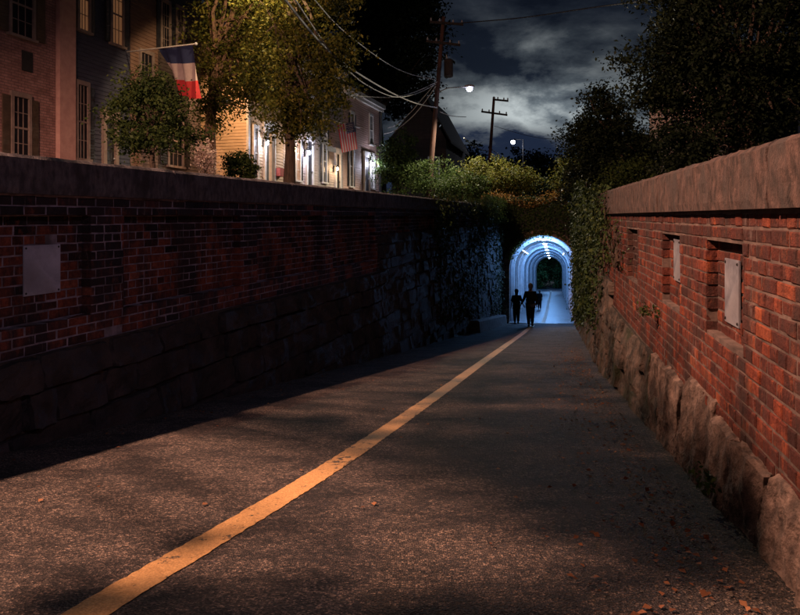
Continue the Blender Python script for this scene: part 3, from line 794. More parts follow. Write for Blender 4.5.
def clumpy(seed, f=1.0):
    r_ = random.Random(seed); cen = [(r_.uniform(10, 34), r_.uniform(-5, 1.5), r_.uniform(0.4, 1.3)) for _ in range(70)]
    return lambda d, z: f * min(1, 0.08 + sum(math.exp(-((d - a) ** 2 * 0.5 + (z - b2) ** 2) / (c_ * c_)) for a, b2, c_ in cen) * 0.8)
ivy(WL, 18, 33, lambda d: gz(d) + 0.5, lambda d: ZT['L'] + SH * d + 0.15, 9000, 0.11, M_LEAF_IVY, 'dark ivy over the far end of the left wall', clumpy(4))
ivy(WL, 26, 33.2, lambda d: 0.3, lambda d: ZT['L'] + SH * d + 0.35, 3500, 0.10, M_LEAF_M, 'green ivy hanging over the left coping by the portal', None, 0.2)
ivy(WR, 13.5, 31, lambda d: -1.6 - (d - 13.5) * 0.12, lambda d: ZT['R'] + HW['R'] * d + 0.2, 15000, 0.10, M_LEAF_IVY, 'thick ivy curtain on the far end of the right wall', clumpy(9, 1.3), 0.13)
ivy(WR, 17, 28.5, lambda d: gz(d) + 0.4, lambda d: ZT['R'] + HW['R'] * d + 0.5, 9000, 0.12, M_LEAF_IVY, 'hanging vine falling to the ground right of the tunnel mouth', None, 0.12, name='vine')
ivy(WR, 9.4, 16, lambda d: -1.75 + max(0, 11.5 - d) * 0.75, lambda d: ZT['R'] + HW['R'] * d + 0.12, 9500, 0.075, M_LEAF_IVY, 'dense dark ivy covering the middle of the right wall before the portal vine', lambda d, z, f=clumpy(15, 1.6): f(d, z) * min(1, max(0.03, (d - 9.4) / 2.6)) ** 1.3, 0.10)
ivy(WR, 7.5, 14, lambda d: -0.5, lambda d: 0.15, 700, 0.055, M_LEAF_M, 'thin creeper scattered under the right coping', clumpy(12, 0.5), 0.05, name='creeper')
# portal ivy
cs = []; fl = []
for i in range(9000):
    a = RNG.uniform(-2.5, 2.5); z = RNG.uniform(3.6, 5.95)
    if math.hypot(a, z - SPR) < RAD + 0.08 and z > SPR - 0.1: continue
    if RNG.random() > 0.25 + 0.75 * (z - 3.6) / 2.3: continue
    cs.append(tuple(TF(-0.10 - abs(RNG.normal(0, 0.12)), a, z))); fl.append((-.2, -1, .5))
t = thing('ivy', 'dark ivy covering the portal face above the tunnel arch', 'ivy', TF(-0.2, 0, 3.6)); leaf_mesh('leaves', cs, 0.10, M_LEAF_IVY, t, flat=fl)
cs = []
for i in range(500):
    th = RNG.uniform(R(75), R(165)); r_ = RAD + RNG.normal(0.02, 0.12); cs.append(tuple(TF(-0.18 - abs(RNG.normal(0, 0.06)), r_ * math.cos(th), SPR + r_ * math.sin(th))))
t = thing('ivy', 'bright green ivy fringe hanging over the arch of the tunnel mouth', 'ivy', TF(-0.25, -0.8, 3.9)); leaf_mesh('leaves', cs, 0.10, M_LEAF_Y, t)
cs = []
for i in range(5200):
    a = RNG.uniform(-2.9, 3.0); z = 5.65 + abs(RNG.normal(0, 0.22)) - 0.1 + 0.16 * math.sin(a * 2.3); cs.append(tuple(TF(RNG.normal(-0.05, 0.22), a, z)))
t = thing('creeper', 'rusty autumn creeper along the top of the tunnel portal', 'creeper', TF(0, 0, 5.6)); leaf_mesh('leaves', cs, 0.10, M_LEAF_RED, t)

# ------------------------------------------------------------------ trees
def tree(name, label, base_pt, trunk_pts, trunk_r, blobs, clumps, per, leaf, mleaf, mbark, group=None, cat='tree', seed=1, rc=0.45, limbs=12, aspect=0.55):
    """blobs: list of (centre Vector, rx, ry, rz); leaf clumps fill them unevenly"""
    rng = np.random.default_rng(seed); rr = random.Random(seed)
    t = thing(name, label, cat, base_pt, group)
    vol = np.array([b[1] * b[2] * b[3] for b in blobs]) ** 0.7; vol /= vol.sum()
    cl = []
    for i in range(clumps):
        b = blobs[rng.choice(len(blobs), p=vol)]; v = rng.normal(size=3); v /= np.linalg.norm(v); r_ = rng.uniform(0.25, 1.0) ** 0.45
        cl.append(np.array(b[0]) + v * r_ * np.array(b[1:4]))
    cl = np.array(cl); cl += rng.normal(size=cl.shape) * rc * 0.35
    cs = []
    for c in cl:
        m_ = int(per * rng.uniform(0.4, 1.5)); r_ = rc * rng.uniform(0.55, 1.25)
        cs.append(c + rng.normal(size=(m_, 3)) * r_ * np.array([0.5, 0.5, 0.32]))
    cs = np.concatenate(cs)
    leaf_mesh('crown', cs, leaf, mleaf, t, aspect=aspect, rng=rng)
    if trunk_pts:
        mb = MB(); tp = [Vector(p) for p in trunk_pts]; n = len(tp)
        mb.tube(tp, [trunk_r * (1.25 - 0.75 * i / (n - 1)) if i else trunk_r * 1.5 for i in range(n)], 12)
        o = mb.build('trunk', mbark, t, smooth=True)
        mb = MB()
        for i in rng.choice(len(cl), min(limbs, len(cl)), replace=False):
            e = Vector(cl[i]); f = rr.uniform(0.45, 1.0); s0 = tp[min(n - 2, int(f * (n - 1)))].lerp(tp[min(n - 1, int(f * (n - 1)) + 1)], rr.random())
            m1 = s0.lerp(e, 0.4) + Vector((rr.uniform(-.2, .2), rr.uniform(-.2, .2), rr.uniform(0, 0.35))); m2 = s0.lerp(e, 0.75) + Vector((rr.uniform(-.15, .15), rr.uniform(-.15, .15), rr.uniform(-.1, 0.2)))
            q = trunk_r * rr.uniform(0.25, 0.5); mb = MB(); mb.tube([s0, m1, m2, e], [q, q * 0.65, q * 0.4, q * 0.12], 6); mb.build('limb', mbark, t)
    return t
def pb(px, py, rx, ry, d, thick=None):     # ellipsoid from a place in the view at distance d
    s_ = d / F; return (at(px, py, d), rx * s_, thick if thick else rx * s_, ry * s_)
def trunk_line(px0, py0, px1, py1, d, wob=0.08, n=6, seed=0):
    rr = random.Random(seed); a, b2 = at(px0, py0, d), at(px1, py1, d)
    return [a.lerp(b2, i / (n - 1)) + (Vector((rr.uniform(-wob, wob), rr.uniform(-wob, wob), 0)) if 0 < i else Vector()) for i in range(n)]

# left side, street trees
bz = lambda px, d: (HZ - tL((px - 400) / F * d, d) / d * F)
tree('bushy_tree', 'small bushy tree behind the wall in front of the navy clapboard house', at(152, bz(152, 15), 15), trunk_line(152, bz(152, 15), 153, 120, 15, 0.03), 0.06,
     [pb(150, 118, 36, 40, 15), pb(128, 135, 22, 26, 15), pb(176, 128, 24, 30, 15), pb(152, 86, 24, 20, 15), pb(112, 112, 12, 14, 15)], 170, 52, 0.085, M_LEAF_M, M_BARK, seed=3, rc=0.30)
g = 'street trees on the left'
tree('street_tree', 'tall street tree with a pale trunk beside the cream clapboard side wall', at(206, bz(206, 24), 24), trunk_line(206, bz(206, 24), 218, 20, 24, 0.08), 0.19,
     [pb(228, 20, 34, 46, 24), pb(214, 70, 14, 40, 24), pb(262, 60, 34, 40, 24.5), pb(245, 95, 26, 20, 24), pb(215, 112, 14, 12, 24), pb(250, -30, 60, 34, 24)], 430, 60, 0.13, M_LEAF_Y, M_BARK_P, g, seed=5, rc=0.5, limbs=30)
tree('street_tree', 'dark trunked street tree in front of the lamplit porches', at(288, bz(288, 20), 20), trunk_line(289, bz(289, 20), 289, -30, 20, 0.05), 0.13,
     [pb(300, 70, 34, 50, 20), pb(270, 60, 26, 50, 20.5), pb(316, 100, 26, 32, 20), pb(340, 92, 16, 14, 20), pb(300, -10, 60, 36, 20), pb(335, 60, 24, 26, 20), pb(280, 118, 24, 18, 20), pb(306, 126, 18, 9, 20)], 400, 56, 0.115, M_LEAF_Y, M_BARK, g, seed=6, rc=0.42, limbs=30)
tree('tall_tree', 'huge black tree rising behind the street wires', at(375, bz(375, 52), 52), trunk_line(378, bz(375, 52), 375, 0, 52, 0.2), 0.45,
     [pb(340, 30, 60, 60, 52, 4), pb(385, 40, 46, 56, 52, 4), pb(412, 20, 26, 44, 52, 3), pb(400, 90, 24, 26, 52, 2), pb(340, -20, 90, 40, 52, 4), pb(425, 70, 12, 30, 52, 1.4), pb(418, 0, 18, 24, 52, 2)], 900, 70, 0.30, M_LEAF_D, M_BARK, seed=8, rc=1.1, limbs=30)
# hedges and shrubs by the utility pole and above the portal
def shrub(label, px, py, rx, ry, d, m, seed, n=70, leaf=0.12, g='shrubs above the tunnel portal', per=60):
    c = at(px, py, d); base_ = Vector((c.x, c.y, max(0.7, 0)))
    tree('shrub', label, base_, [base_, c], 0.05, [pb(px, py, rx, ry, d), pb(px - rx * .5, py + ry * .3, rx * .5, ry * .6, d), pb(px + rx * .45, py + ry * .35, rx * .5, ry * .6, d)], n, per, leaf, m, M_BARK, g, 'shrub', seed, rc=0.42, limbs=6)
shrub('tall dark green hedge left of the leaning utility pole', 398, 160, 17, 32, 41, M_LEAF_M, 21, 130, 0.17)
shrub('low green bush at the foot of the leaning utility pole', 434, 176, 26, 18, 37.5, M_LEAF_M, 22, 90)
shrub('tallest lit bush over the left end of the portal', 486, 175, 26, 18, 36, M_LEAF_Y, 23, 120)
shrub('rounded lit bush over the crown of the tunnel', 514, 180, 22, 14, 35.5, M_LEAF_Y, 24, 90)
shrub('low leafy bush at the left of the portal coping', 462, 188, 24, 12, 35, M_LEAF_M, 25, 90)
shrub('dim bush over the right end of the portal', 540, 190, 18, 12, 37, M_LEAF_D, 26, 60)
shrub('bright yellow green shrub beside the big right hand trees', 571, 178, 12, 26, 33, M_LEAF_Y, 27, 110)
shrub('reddish low shrub in front of the right hand trees', 596, 196, 22, 12, 27, M_LEAF_Y, 28, 80)
# right side
g = 'dark trees on the right bank'
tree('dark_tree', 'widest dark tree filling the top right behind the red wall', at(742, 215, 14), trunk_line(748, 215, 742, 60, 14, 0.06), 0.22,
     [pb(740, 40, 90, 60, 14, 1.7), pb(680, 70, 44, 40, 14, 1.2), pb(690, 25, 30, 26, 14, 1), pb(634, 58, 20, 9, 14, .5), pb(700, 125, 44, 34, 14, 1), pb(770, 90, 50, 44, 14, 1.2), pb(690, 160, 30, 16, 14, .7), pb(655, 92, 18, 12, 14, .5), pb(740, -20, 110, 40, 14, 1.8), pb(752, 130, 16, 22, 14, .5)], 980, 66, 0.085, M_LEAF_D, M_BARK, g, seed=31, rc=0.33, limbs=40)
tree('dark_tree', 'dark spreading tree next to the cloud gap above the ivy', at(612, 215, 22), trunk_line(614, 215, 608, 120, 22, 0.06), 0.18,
     [pb(606, 125, 30, 26, 22, 1.1), pb(622, 160, 34, 34, 22, 1.2), pb(590, 150, 22, 28, 22, .9), pb(596, 104, 14, 12, 22, .5), pb(588, 185, 22, 20, 22, .9), pb(645, 155, 14, 20, 22, .7)], 430, 60, 0.11, M_LEAF_D, M_BARK, g, seed=32, rc=0.42, limbs=30)
shrub('green bush under the dark trees beside the pale chimney', 690, 178, 24, 16, 18, M_LEAF_M, 33, 90, 0.08, 'bushes on the right bank')
shrub('small bush on the right bank left of the pale chimney', 632, 178, 20, 16, 20, M_LEAF_M, 34, 80, 0.08, 'bushes on the right bank')
# far trees over the tunnel
for i, (px, py, rx, ry, d, lab) in enumerate([(505, 185, 26, 26, 78, 'leftmost far tree beyond the tunnel'), (532, 180, 24, 28, 88, 'taller far tree under the bright cloud'), (556, 186, 18, 20, 84, 'far tree close to the right hand trees'), (470, 178, 22, 24, 82, 'far tree behind the second utility pole'), (583, 180, 20, 24, 90, 'far tree hidden low behind the dark right hand tree')]):
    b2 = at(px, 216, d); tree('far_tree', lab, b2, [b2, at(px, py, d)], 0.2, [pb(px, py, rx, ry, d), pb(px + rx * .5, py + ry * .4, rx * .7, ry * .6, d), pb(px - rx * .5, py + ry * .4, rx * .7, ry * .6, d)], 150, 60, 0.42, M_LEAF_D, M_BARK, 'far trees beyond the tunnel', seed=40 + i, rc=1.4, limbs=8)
# trees beyond the tunnel exit
for i, (k, a, h) in enumerate([(57.5, -2.4, 3.4), (60, 2.6, 4.2), (66, -1.5, 5.5), (72, 1.2, 6.5)]):
    b2 = TF(k, a, -8.4, False); c = b2 + Vector((0, 0, h * 0.55))
    tree('exit_tree', ['bush left of the path', 'tree right of the path', 'tree further left', 'tall tree straight ahead'][i] + ' beyond the far tunnel mouth', b2, [b2, c], 0.12, [(c, 2.0, 2.0, h * 0.5)], 90, 70, 0.26, M_LEAF_M, M_BARK, 'trees beyond the far tunnel mouth', seed=60 + i, rc=0.8, limbs=8)
point_light('exit_glow', TF(62, -2.2, -4.5, False), 0, (0.2, 0.7, 0.7), 0.3) if False else None

# ------------------------------------------------------------------ houses on the left
U = Vector((STR, 1, 0)).normalized(); NN = Vector((U.y, -U.x, 0))
def ray_fac(px, off): 
    u = (px - 400) / F; return (15.5 - off) / (STR - u)
def hframe(px, off):
    d = ray_fac(px, off); x = facade_x(d, off); z = 1.05 + 0.02 * (d - 18)
    O = Vector((x, d, z)); return O, (lambda a, b, z_: O + U * a + NN * b + Vector((0, 0, z_)))
def clap(name, col, c2):
    return noisy(name, col, c2, 3, 0.7, 0.3, 0.004, stretch=(1, 1, 4))
def hbrick(name, c1, c2, mo):
    m = mat(name, c1, 0.9); t, b = P(m); co = objco(t)
    dt = N(t, 'ShaderNodeVectorMath', operation='DOT_PRODUCT'); t.links.new(co, dt.inputs[0]); dt.inputs[1].default_value = tuple(U)
    sp = N(t, 'ShaderNodeSeparateXYZ'); t.links.new(co, sp.inputs[0]); cb = N(t, 'ShaderNodeCombineXYZ'); t.links.new(dt.outputs['Value'], cb.inputs[0]); t.links.new(sp.outputs[2], cb.inputs[1])
    br = N(t, 'ShaderNodeTexBrick'); t.links.new(cb.outputs[0], br.inputs['Vector']); br.inputs['Scale'].default_value = 1.0
    br.inputs['Brick Width'].default_value = 0.22; br.inputs['Row Height'].default_value = 0.076; br.inputs['Mortar Size'].default_value = 0.012
    br.inputs['Color1'].default_value = (*c1, 1); br.inputs['Color2'].default_value = (*c2, 1); br.inputs['Mortar'].default_value = (*mo, 1); br.inputs['Bias'].default_value = 0.0
    n = noise(t, co, 3, 6, 0.65)
    t.links.new(mixc(t, ramp(t, n, [(0.4, 0.6), (0.6, 0.0)]), br.outputs['Color'], mixc(t, 1.0, br.outputs['Color'], (0.5, 0.45, 0.45), 'MULTIPLY')), b.inputs['Base Color'])
    bump(t, b, math_node(t, 'ADD', math_node(t, 'MULTIPLY', br.outputs['Fac'], -1.0), math_node(t, 'MULTIPLY', noise(t, co, 30, 4), 0.5)), 0.7, 0.01)
    return m
def wall_part(t, fr, w, dep, h, m, siding=False, side=False, name='wall'):
    mb = MB()
    mb.box(fr, 0, w, -dep, 0, -0.6, h)
    o = mb.build(name, m, t)
    if siding:
        mb = MB(); z = -0.3
        while z < h:
            z2 = min(z + 0.125, h)
            mb.poly([fr(0, 0.026, z), fr(w, 0.026, z), fr(w, 0.006, z2), fr(0, 0.006, z2)]); mb.poly([fr(0, 0.004, z), fr(w, 0.004, z), fr(w, 0.026, z), fr(0, 0.026, z)])
            if side:
                mb.poly([fr(-0.026, -dep, z), fr(-0.026, 0.02, z), fr(-0.006, 0.02, z2), fr(-0.006, -dep, z2)]); mb.poly([fr(-0.004, -dep, z), fr(-0.004, 0.0, z), fr(-0.026, 0.02, z), fr(-0.026, -dep, z)])
            z = z2
        mb.build('siding', m, t)
    return o
def window(t, fr, a, z, w, h, glass=None, shutters=None, trim=None, rows=2, cols=2, sill=True):
    trim = trim or M_TRIM; mb = MB(); e = 0.09
    for (a0, a1, z0, z1) in ((a - e, a, z, z + h), (a + w, a + w + e, z, z + h), (a - e, a + w + e, z + h, z + h + 0.13)): mb.box(fr, a0, a1, 0.004, 0.085, z0, z1)
    mb.box(fr, a, a + w, 0.006, 0.06, z + h * 0.5 - 0.025, z + h * 0.5 + 0.025)
    for i in range(1, 3): mb.box(fr, a + w * i / 3 - 0.011, a + w * i / 3 + 0.011, 0.007, 0.045, z, z + h)
    for i in (1, 3): mb.box(fr, a, a + w, 0.007, 0.04, z + h * i / 4 - 0.011, z + h * i / 4 + 0.011)
    f = mb.build('window', trim, t)
    mb = MB(); mb.poly([fr(a, 0.03, z), fr(a + w, 0.03, z), fr(a + w, 0.03, z + h), fr(a, 0.03, z + h)]); mb.build('pane', glass or M_GLASSD, f)
    if sill:
        mb = MB(); mb.box(fr, a - 0.14, a + w + 0.14, 0.003, 0.13, z - 0.075, z - 0.001); mb.build('sill', trim, f)
    if shutters:
        for s_ in (-1, 1):
            a0 = a - e - w * 0.5 - 0.01 if s_ < 0 else a + w + e + 0.01
            mb = MB(); mb.box(fr, a0, a0 + w * 0.5, 0.027, 0.06, z, z + h)
            k = int(h / 0.09)
            for i in range(k): mb.poly([fr(a0 + 0.04, 0.062, z + h * i / k), fr(a0 + w * 0.5 - 0.04, 0.062, z + h * i / k), fr(a0 + w * 0.5 - 0.04, 0.082, z + h * (i + .7) / k), fr(a0 + 0.04, 0.082, z + h * (i + .7) / k)])
            mb.build('shutter', shutters, t)
    return f
def door(t, fr, a, z, w, h, m, trim=None):
    trim = trim or M_TRIM; mb = MB()
    for (a0, a1, z0, z1) in ((a - .14, a, z, z + h), (a + w, a + w + .14, z, z + h), (a - .2, a + w + .2, z + h, z + h + 0.3)): mb.box(fr, a0, a1, 0.004, 0.12, z0, z1)
    f = mb.build('door_case', trim, t)
    mb = MB(); mb.box(fr, a, a + w, 0.005, 0.045, z, z + h)
    for (x0, z0, z1) in ((0.1, 0.1, 0.35), (0.55, 0.1, 0.35), (0.1, 0.42, 0.92), (0.55, 0.42, 0.92)): mb.box(fr, a + w * x0, a + w * (x0 + .35), 0.046, 0.06, z + h * z0, z + h * z1)
    d_ = mb.build('door', m, t); mb = MB(); mb.ball(fr(a + w * 0.9, 0.08, z + 1.0), 0.035, 8, 5); mb.build('handle', M_METAL, d_)
    mb = MB(); mb.box(fr, a - 0.3, a + w + 0.3, 0.003, 0.7, z - 0.2, z - 0.02); mb.box(fr, a - 0.3, a + w + 0.3, 0.7, 1.0, z - 0.45, z - 0.2); mb.build('step', M_PAVE, t)
    return d_
M_WARM = emis('lantern_glass_warm', (1.0, 0.72, 0.40), 14); M_COOL = emis('lantern_glass_cool', (0.75, 0.82, 1.0), 18)
def lantern(p, label, power, warm, n_=NN):
    """wall lantern: bracket, cage, glass; p is the middle of the glass"""
    t = thing('wall_lantern', label, 'lantern', p, 'porch lanterns on the row of houses'); p = Vector(p)
    fr = lambda a, b, z: p + U * a + NN * b + Vector((0, 0, z))
    mb = MB(); mb.box(fr, -.06, .06, -.22, -.20, -.16, .16); mb.tube([fr(0, -.2, .05), fr(0, -.1, .24), fr(0, 0, .2)], 0.014, 6); mb.build('bracket', M_DARKM, t)
    mb = MB()
    for s_ in ((-1, -1), (1, -1), (1, 1), (-1, 1)): mb.tube([fr(.06 * s_[0], .06 * s_[1], -.13), fr(.085 * s_[0], .085 * s_[1], .12)], 0.008, 4)
    rows = [[fr(.10 * x, .10 * y, .12) for x, y in ((-1, -1), (1, -1), (1, 1), (-1, 1))], [fr(.01 * x, .01 * y, .2) for x, y in ((-1, -1), (1, -1), (1, 1), (-1, 1))]]
    mb.grid(rows, close=True); mb.build('cage', M_DARKM, t)
    mb = MB(); mb.ball(p, 0.075, 8, 6, (0.8, 0.8, 1.3)); mb.build('glass', M_WARM if warm else M_COOL, t)
    point_light('lantern_light', fr(0, .16, 0), power, (1.0, 0.62, 0.34) if warm else (0.78, 0.80, 1.0), 0.06, t)

def apx(px, off, O): return (facade_pt(px, off) - O).dot(U)
def facade_pt(px, off): d = ray_fac(px, off); return Vector((facade_x(d, off), d, 0)) + Vector((0, 0, 0))
def zpx(px, py, off): d = ray_fac(px, off); return (HZ - py) / F * d      # world z on the facade
# A: painted brick house
def house(label, px0, px1, off, h, dep, m, siding=False, side=False, roofm=None):
    O, fr = hframe(px0, off); P1 = facade_pt(px1, off); w = (Vector((P1.x, P1.y, 0)) - Vector((O.x, O.y, 0))).dot(U)
    t = thing('row_house', label, 'house', O, 'row of houses on the left street')
    wall_part(t, fr, w - 0.02, dep, h, m, siding, side)
    A = lambda px: (Vector((facade_pt(px, off).x, facade_pt(px, off).y, 0)) - Vector((O.x, O.y, 0))).dot(U)
    Z = lambda px, py: zpx(px, py, off) - O.z
    # cornice and low pitched roof
    mb = MB(); mb.box(fr, 0, w - 0.03, 0.005, 0.32, h - 0.28, h - 0.05); mb.box(fr, 0, w - 0.03, 0.005, 0.2, h - 0.45, h - 0.28)
    mb.build('cornice', M_TRIM, t)
    mb = MB(); mb.poly([fr(0, 0.35, h), fr(w - .03, 0.35, h), fr(w - .03, -dep / 2, h + 1.3), fr(0, -dep / 2, h + 1.3)]); mb.poly([fr(0, -dep, h), fr(w - .03, -dep, h), fr(w - .03, -dep / 2, h + 1.3), fr(0, -dep / 2, h + 1.3)])
    mb.poly([fr(0, 0, h), fr(0, -dep, h), fr(0, -dep / 2, h + 1.3)]); mb.poly([fr(w - .03, 0, h), fr(w - .03, -dep, h), fr(w - .03, -dep / 2, h + 1.3)])
    rf = mb.build('roof', roofm or M_ARM, t)
    mb = MB(); mb.box(fr, w * .7, w * .7 + .7, -dep / 2 - .3, -dep / 2 + .3, h + 0.6, h + 2.4); mb.build('chimney', hbrickM, rf)
    return t, fr, A, Z, w
hbrickM = hbrick('house_brick', (0.30, 0.13, 0.10), (0.22, 0.09, 0.07), (0.30, 0.26, 0.24))
M_PINK = hbrick('painted_brick', (0.40, 0.22, 0.205), (0.30, 0.155, 0.14), (0.20, 0.12, 0.115))
t, fr, A, Z, w = house('pinkish brick house at the far left with arched shuttered windows', -70, 56, 0, 9.6, 8, M_PINK)
for (a0, a1, y0, y1) in ((12, 27, 96, 158), (10, 31, -30, 33), (-52, -36, 96, 158), (-54, -34, -30, 33)):
    z0, z1 = Z(a0, y1), Z(a0, y0); window(t, fr, A(a0), z0, A(a1) - A(a0), z1 - z0, None, M_SHUT_G, M_TRIMD)
mb = MB(); a0, a1 = A(21.5), A(32); mb.box(fr, a0, a1, 0.004, 0.03, Z(21, 70), Z(21, 50)); mb.build('vent', M_SHUT, t)
mb = MB(); mb.box(fr, w, w + 0.62, -0.5, 0.14, -0.6, 9.9); mb.build('pilaster', noisy('pink_stucco', (0.42, 0.24, 0.22), (0.52, 0.32, 0.28), 5, 0.9, 0.5, 0.01), t)
# B: navy clapboard
M_NAVY = clap('navy_clapboard', (0.026, 0.028, 0.055), (0.042, 0.045, 0.078))
t, fr, A, Z, w = house('dark navy clapboard house with black shutters and lit upper windows', 68, 130, 0, 9.4, 8, M_NAVY, True)
window(t, fr, A(78), Z(78, 29), A(87) - A(78), 1.9, M_CURT, M_SHUT, M_TRIMD)
window(t, fr, A(111), Z(111, 43), A(121) - A(111), 1.9, M_CURT, M_SHUT, M_TRIMD)
window(t, fr, A(76.5), Z(76, 158), A(86) - A(76.5), Z(76, 84) - Z(76, 158), None, M_SHUT, M_TRIMD)
door(t, fr, A(104), Z(104, 190), A(113) - A(104), 2.2, M_SHUT, M_TRIMD)
# C: tan brick narrow, D: dull brown house
M_TAN = clap('tan_clapboard', (0.15, 0.085, 0.065), (0.20, 0.12, 0.09))
t, fr, A, Z, w = house('narrow tan clapboard house next to the navy one', 130, 158, 0, 9.4, 8, M_TAN, True)
window(t, fr, A(140), Z(140, 100), 0.6, 1.6, None, None, M_TRIMD)
M_UMB = clap('umber_clapboard', (0.055, 0.04, 0.04), (0.08, 0.06, 0.055))
t, fr, A, Z, w = house('dim brown house behind the blue, white and red flag', 158, 201, 0, 9.4, 8, M_UMB, True)
window(t, fr, A(161), Z(161, 50), A(168) - A(161), 1.7, None, M_SHUT, M_TRIMD)
window(t, fr, A(176), Z(176, 55), A(182) - A(176), 1.7, None, M_SHUT, M_TRIMD)
window(t, fr, A(168), Z(168, 165), 0.8, 1.8, None, M_SHUT, M_TRIMD)
# E: cream clapboard standing forward, its side wall lit
M_CREAM = clap('cream_clapboard', (0.52, 0.36, 0.22), (0.62, 0.44, 0.28))
OF = 1.6
t, fr, A, Z, w = house('cream clapboard house standing forward with its lamplit side wall showing', 248, 283, OF, 6.2, 7, M_CREAM, True, True)
mb = MB(); mb.box(fr, -0.045, 0.10, -0.05, 0.045, -0.3, 6.0); mb.build('corner_board', M_TRIM, t)
window(t, fr, A(253), Z(253, 178), A(256.5) - A(253), 2.0, M_GLASSD)
door(t, fr, A(264), Z(264, 186), A(272) - A(264), 2.4, M_SHUT)
mb = MB(); mb.box(fr, A(274), A(280), 0.02, 0.30, Z(274, 176), Z(274, 168)); mb.build('planter_box', noisy('red_box', (0.35, 0.07, 0.06), (0.45, 0.12, 0.1), 5), t)
for px_ in (258.5, 261): 
    mb = MB(); a = A(px_); mb.tube([fr(a, 0.55, -0.2), fr(a, 0.55, 2.6)], [0.09, 0.075], 10); mb.build('porch_column', M_TRIM, t)
M_WHT = clap('white_clapboard', (0.38, 0.30, 0.28), (0.46, 0.37, 0.34))
t, fr, A, Z, w = house('white clapboard house with a dark awning behind the dark trunk', 283, 318, OF, 6.6, 7, M_WHT, True)
window(t, fr, A(295), Z(295, 180), A(299) - A(295), 1.9, M_CURT, M_SHUT)
door(t, fr, A(306), Z(306, 192), A(311) - A(306), 2.4, M_SHUT)
window(t, fr, A(296), Z(296, 128), A(300) - A(296), 1.6, None, M_SHUT)
window(t, fr, A(308), Z(308, 130), A(312) - A(308), 1.6, None, M_SHUT)
mb = MB(); a0, a1 = A(307), A(317)
for i in range(12):
    c0, c1 = a0 + (a1 - a0) * i / 12, a0 + (a1 - a0) * (i + 1) / 12
    mb.poly([fr(c0, 0.02, Z(307, 134)), fr(c1, 0.02, Z(307, 134)), fr(c1, 1.0, Z(307, 147)), fr(c0, 1.0, Z(307, 147))], mi=i % 2); mb.poly([fr(c0, 1.0, Z(307, 147)), fr(c1, 1.0, Z(307, 147)), fr(c1, 1.0, Z(307, 151)), fr(c0, 1.0, Z(307, 151))], mi=i % 2)
mb.build('awning', [noisy('awning_dark', (0.03, 0.03, 0.045), (0.05, 0.05, 0.07), 5), noisy('awning_pale', (0.3, 0.3, 0.36), (0.4, 0.4, 0.45), 5)], t)
M_GRN = clap('grey_clapboard', (0.28, 0.24, 0.23), (0.36, 0.31, 0.29))
t, fr, A, Z, w = house('grey clapboard house with a warm doorway lantern', 318, 343, OF, 7.0, 7, M_GRN, True)
window(t, fr, A(322), Z(322, 182), A(325.5) - A(322), 2.1, None, M_SHUT)
door(t, fr, A(335), Z(335, 200), A(338.5) - A(335), 2.4, M_SHUT)
window(t, fr, A(322), Z(322, 142), A(325.5) - A(322), 1.6, None, M_SHUT)
M_FP = clap('peach_clapboard', (0.48, 0.32, 0.27), (0.56, 0.38, 0.33))
t, fr, A, Z, w = house('peach coloured end house of the row behind the striped flag', 343, 381, OF, 6.35, 7, M_FP, True)
window(t, fr, A(349), Z(349, 186), A(352) - A(349), 2.2, None, M_SHUT)
door(t, fr, A(364), Z(364, 196), A(368) - A(364), 2.3, M_SHUT)
window(t, fr, A(370), Z(370, 188), A(373) - A(370), 2.0, None, M_TRIM)
window(t, fr, A(369), Z(369, 144), A(372) - A(369), 1.7, None, None)
window(t, fr, A(350), Z(350, 144), A(353) - A(350), 1.7, None, M_SHUT)
mb = MB(); mb.tube([fr(w - 0.55, 0.1, -0.3), fr(w - 0.55, 0.1, 6.1)], 0.05, 8); mb.build('downspout', M_SHUT, t)
mb = MB(); mb.box(fr, w - 0.16, w - 0.0, 0.028, 0.05, -0.3, 5.9); mb.build('corner_board', M_TRIM, t)
def on_facade(px, py, off, out=0.25): d = ray_fac(px, off); return Vector((facade_x(d, off), d, (HZ - py) / F * d)) + NN * out
lantern(on_facade(262.5, 143, OF), 'cool white lantern on the cream clapboard house', 65, False)
lantern(on_facade(304, 153, OF), 'bluish white lantern left of the awning', 120, False)
lantern(on_facade(333, 169, OF), 'warm yellow lantern beside the grey house door', 50, True)
lantern(on_facade(369, 164, OF), 'cool lantern on the peach end house', 150, False)
lantern(on_facade(290, 150, OF), 'dim warm lantern hidden behind the dark trunk', 40, True)

# dark gabled building by the pole
O = at(440, 190, 46); 
t = thing('gabled_house', 'dark gabled house half hidden behind the leaning utility pole', 'house', O)
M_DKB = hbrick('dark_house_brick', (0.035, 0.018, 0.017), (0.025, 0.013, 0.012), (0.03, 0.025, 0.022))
c0, c1 = at(392, 140, 46), at(446, 140, 46); pk = at(425, 98, 46)
mb = MB(); dp = Vector((2, 8, 0))
z0 = 1.0
b0, b1 = Vector((c0.x, c0.y, z0)), Vector((c1.x, c1.y, z0))
mb.poly([b0, b1, c1, pk, c0]); mb.poly([b1, b1 + dp, c1 + dp, c1]); mb.poly([b0, c0, c0 + dp, b0 + dp]); mb.poly([b0 + dp, c0 + dp, pk + dp, c1 + dp, b1 + dp])
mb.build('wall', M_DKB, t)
mb = MB(); e = Vector((0, -0.35, 0.06)); ov = Vector((0.25, 0, -0.2))
for cc, s_ in ((c0, -1), (c1, 1)):
    o_ = Vector((0.3 * s_, 0, -0.33)); up = Vector((0, 0, 0.16))
    mb.hexa([cc + o_ + e, pk + e, pk + dp + e, cc + dp + o_ + e, cc + o_ + e + up, pk + e + up, pk + dp + e + up, cc + dp + o_ + e + up])
mb.build('roof', M_ARM, t)
hf = lambda a, b2, z: Vector((c0.x + a, 46 - b2, z))
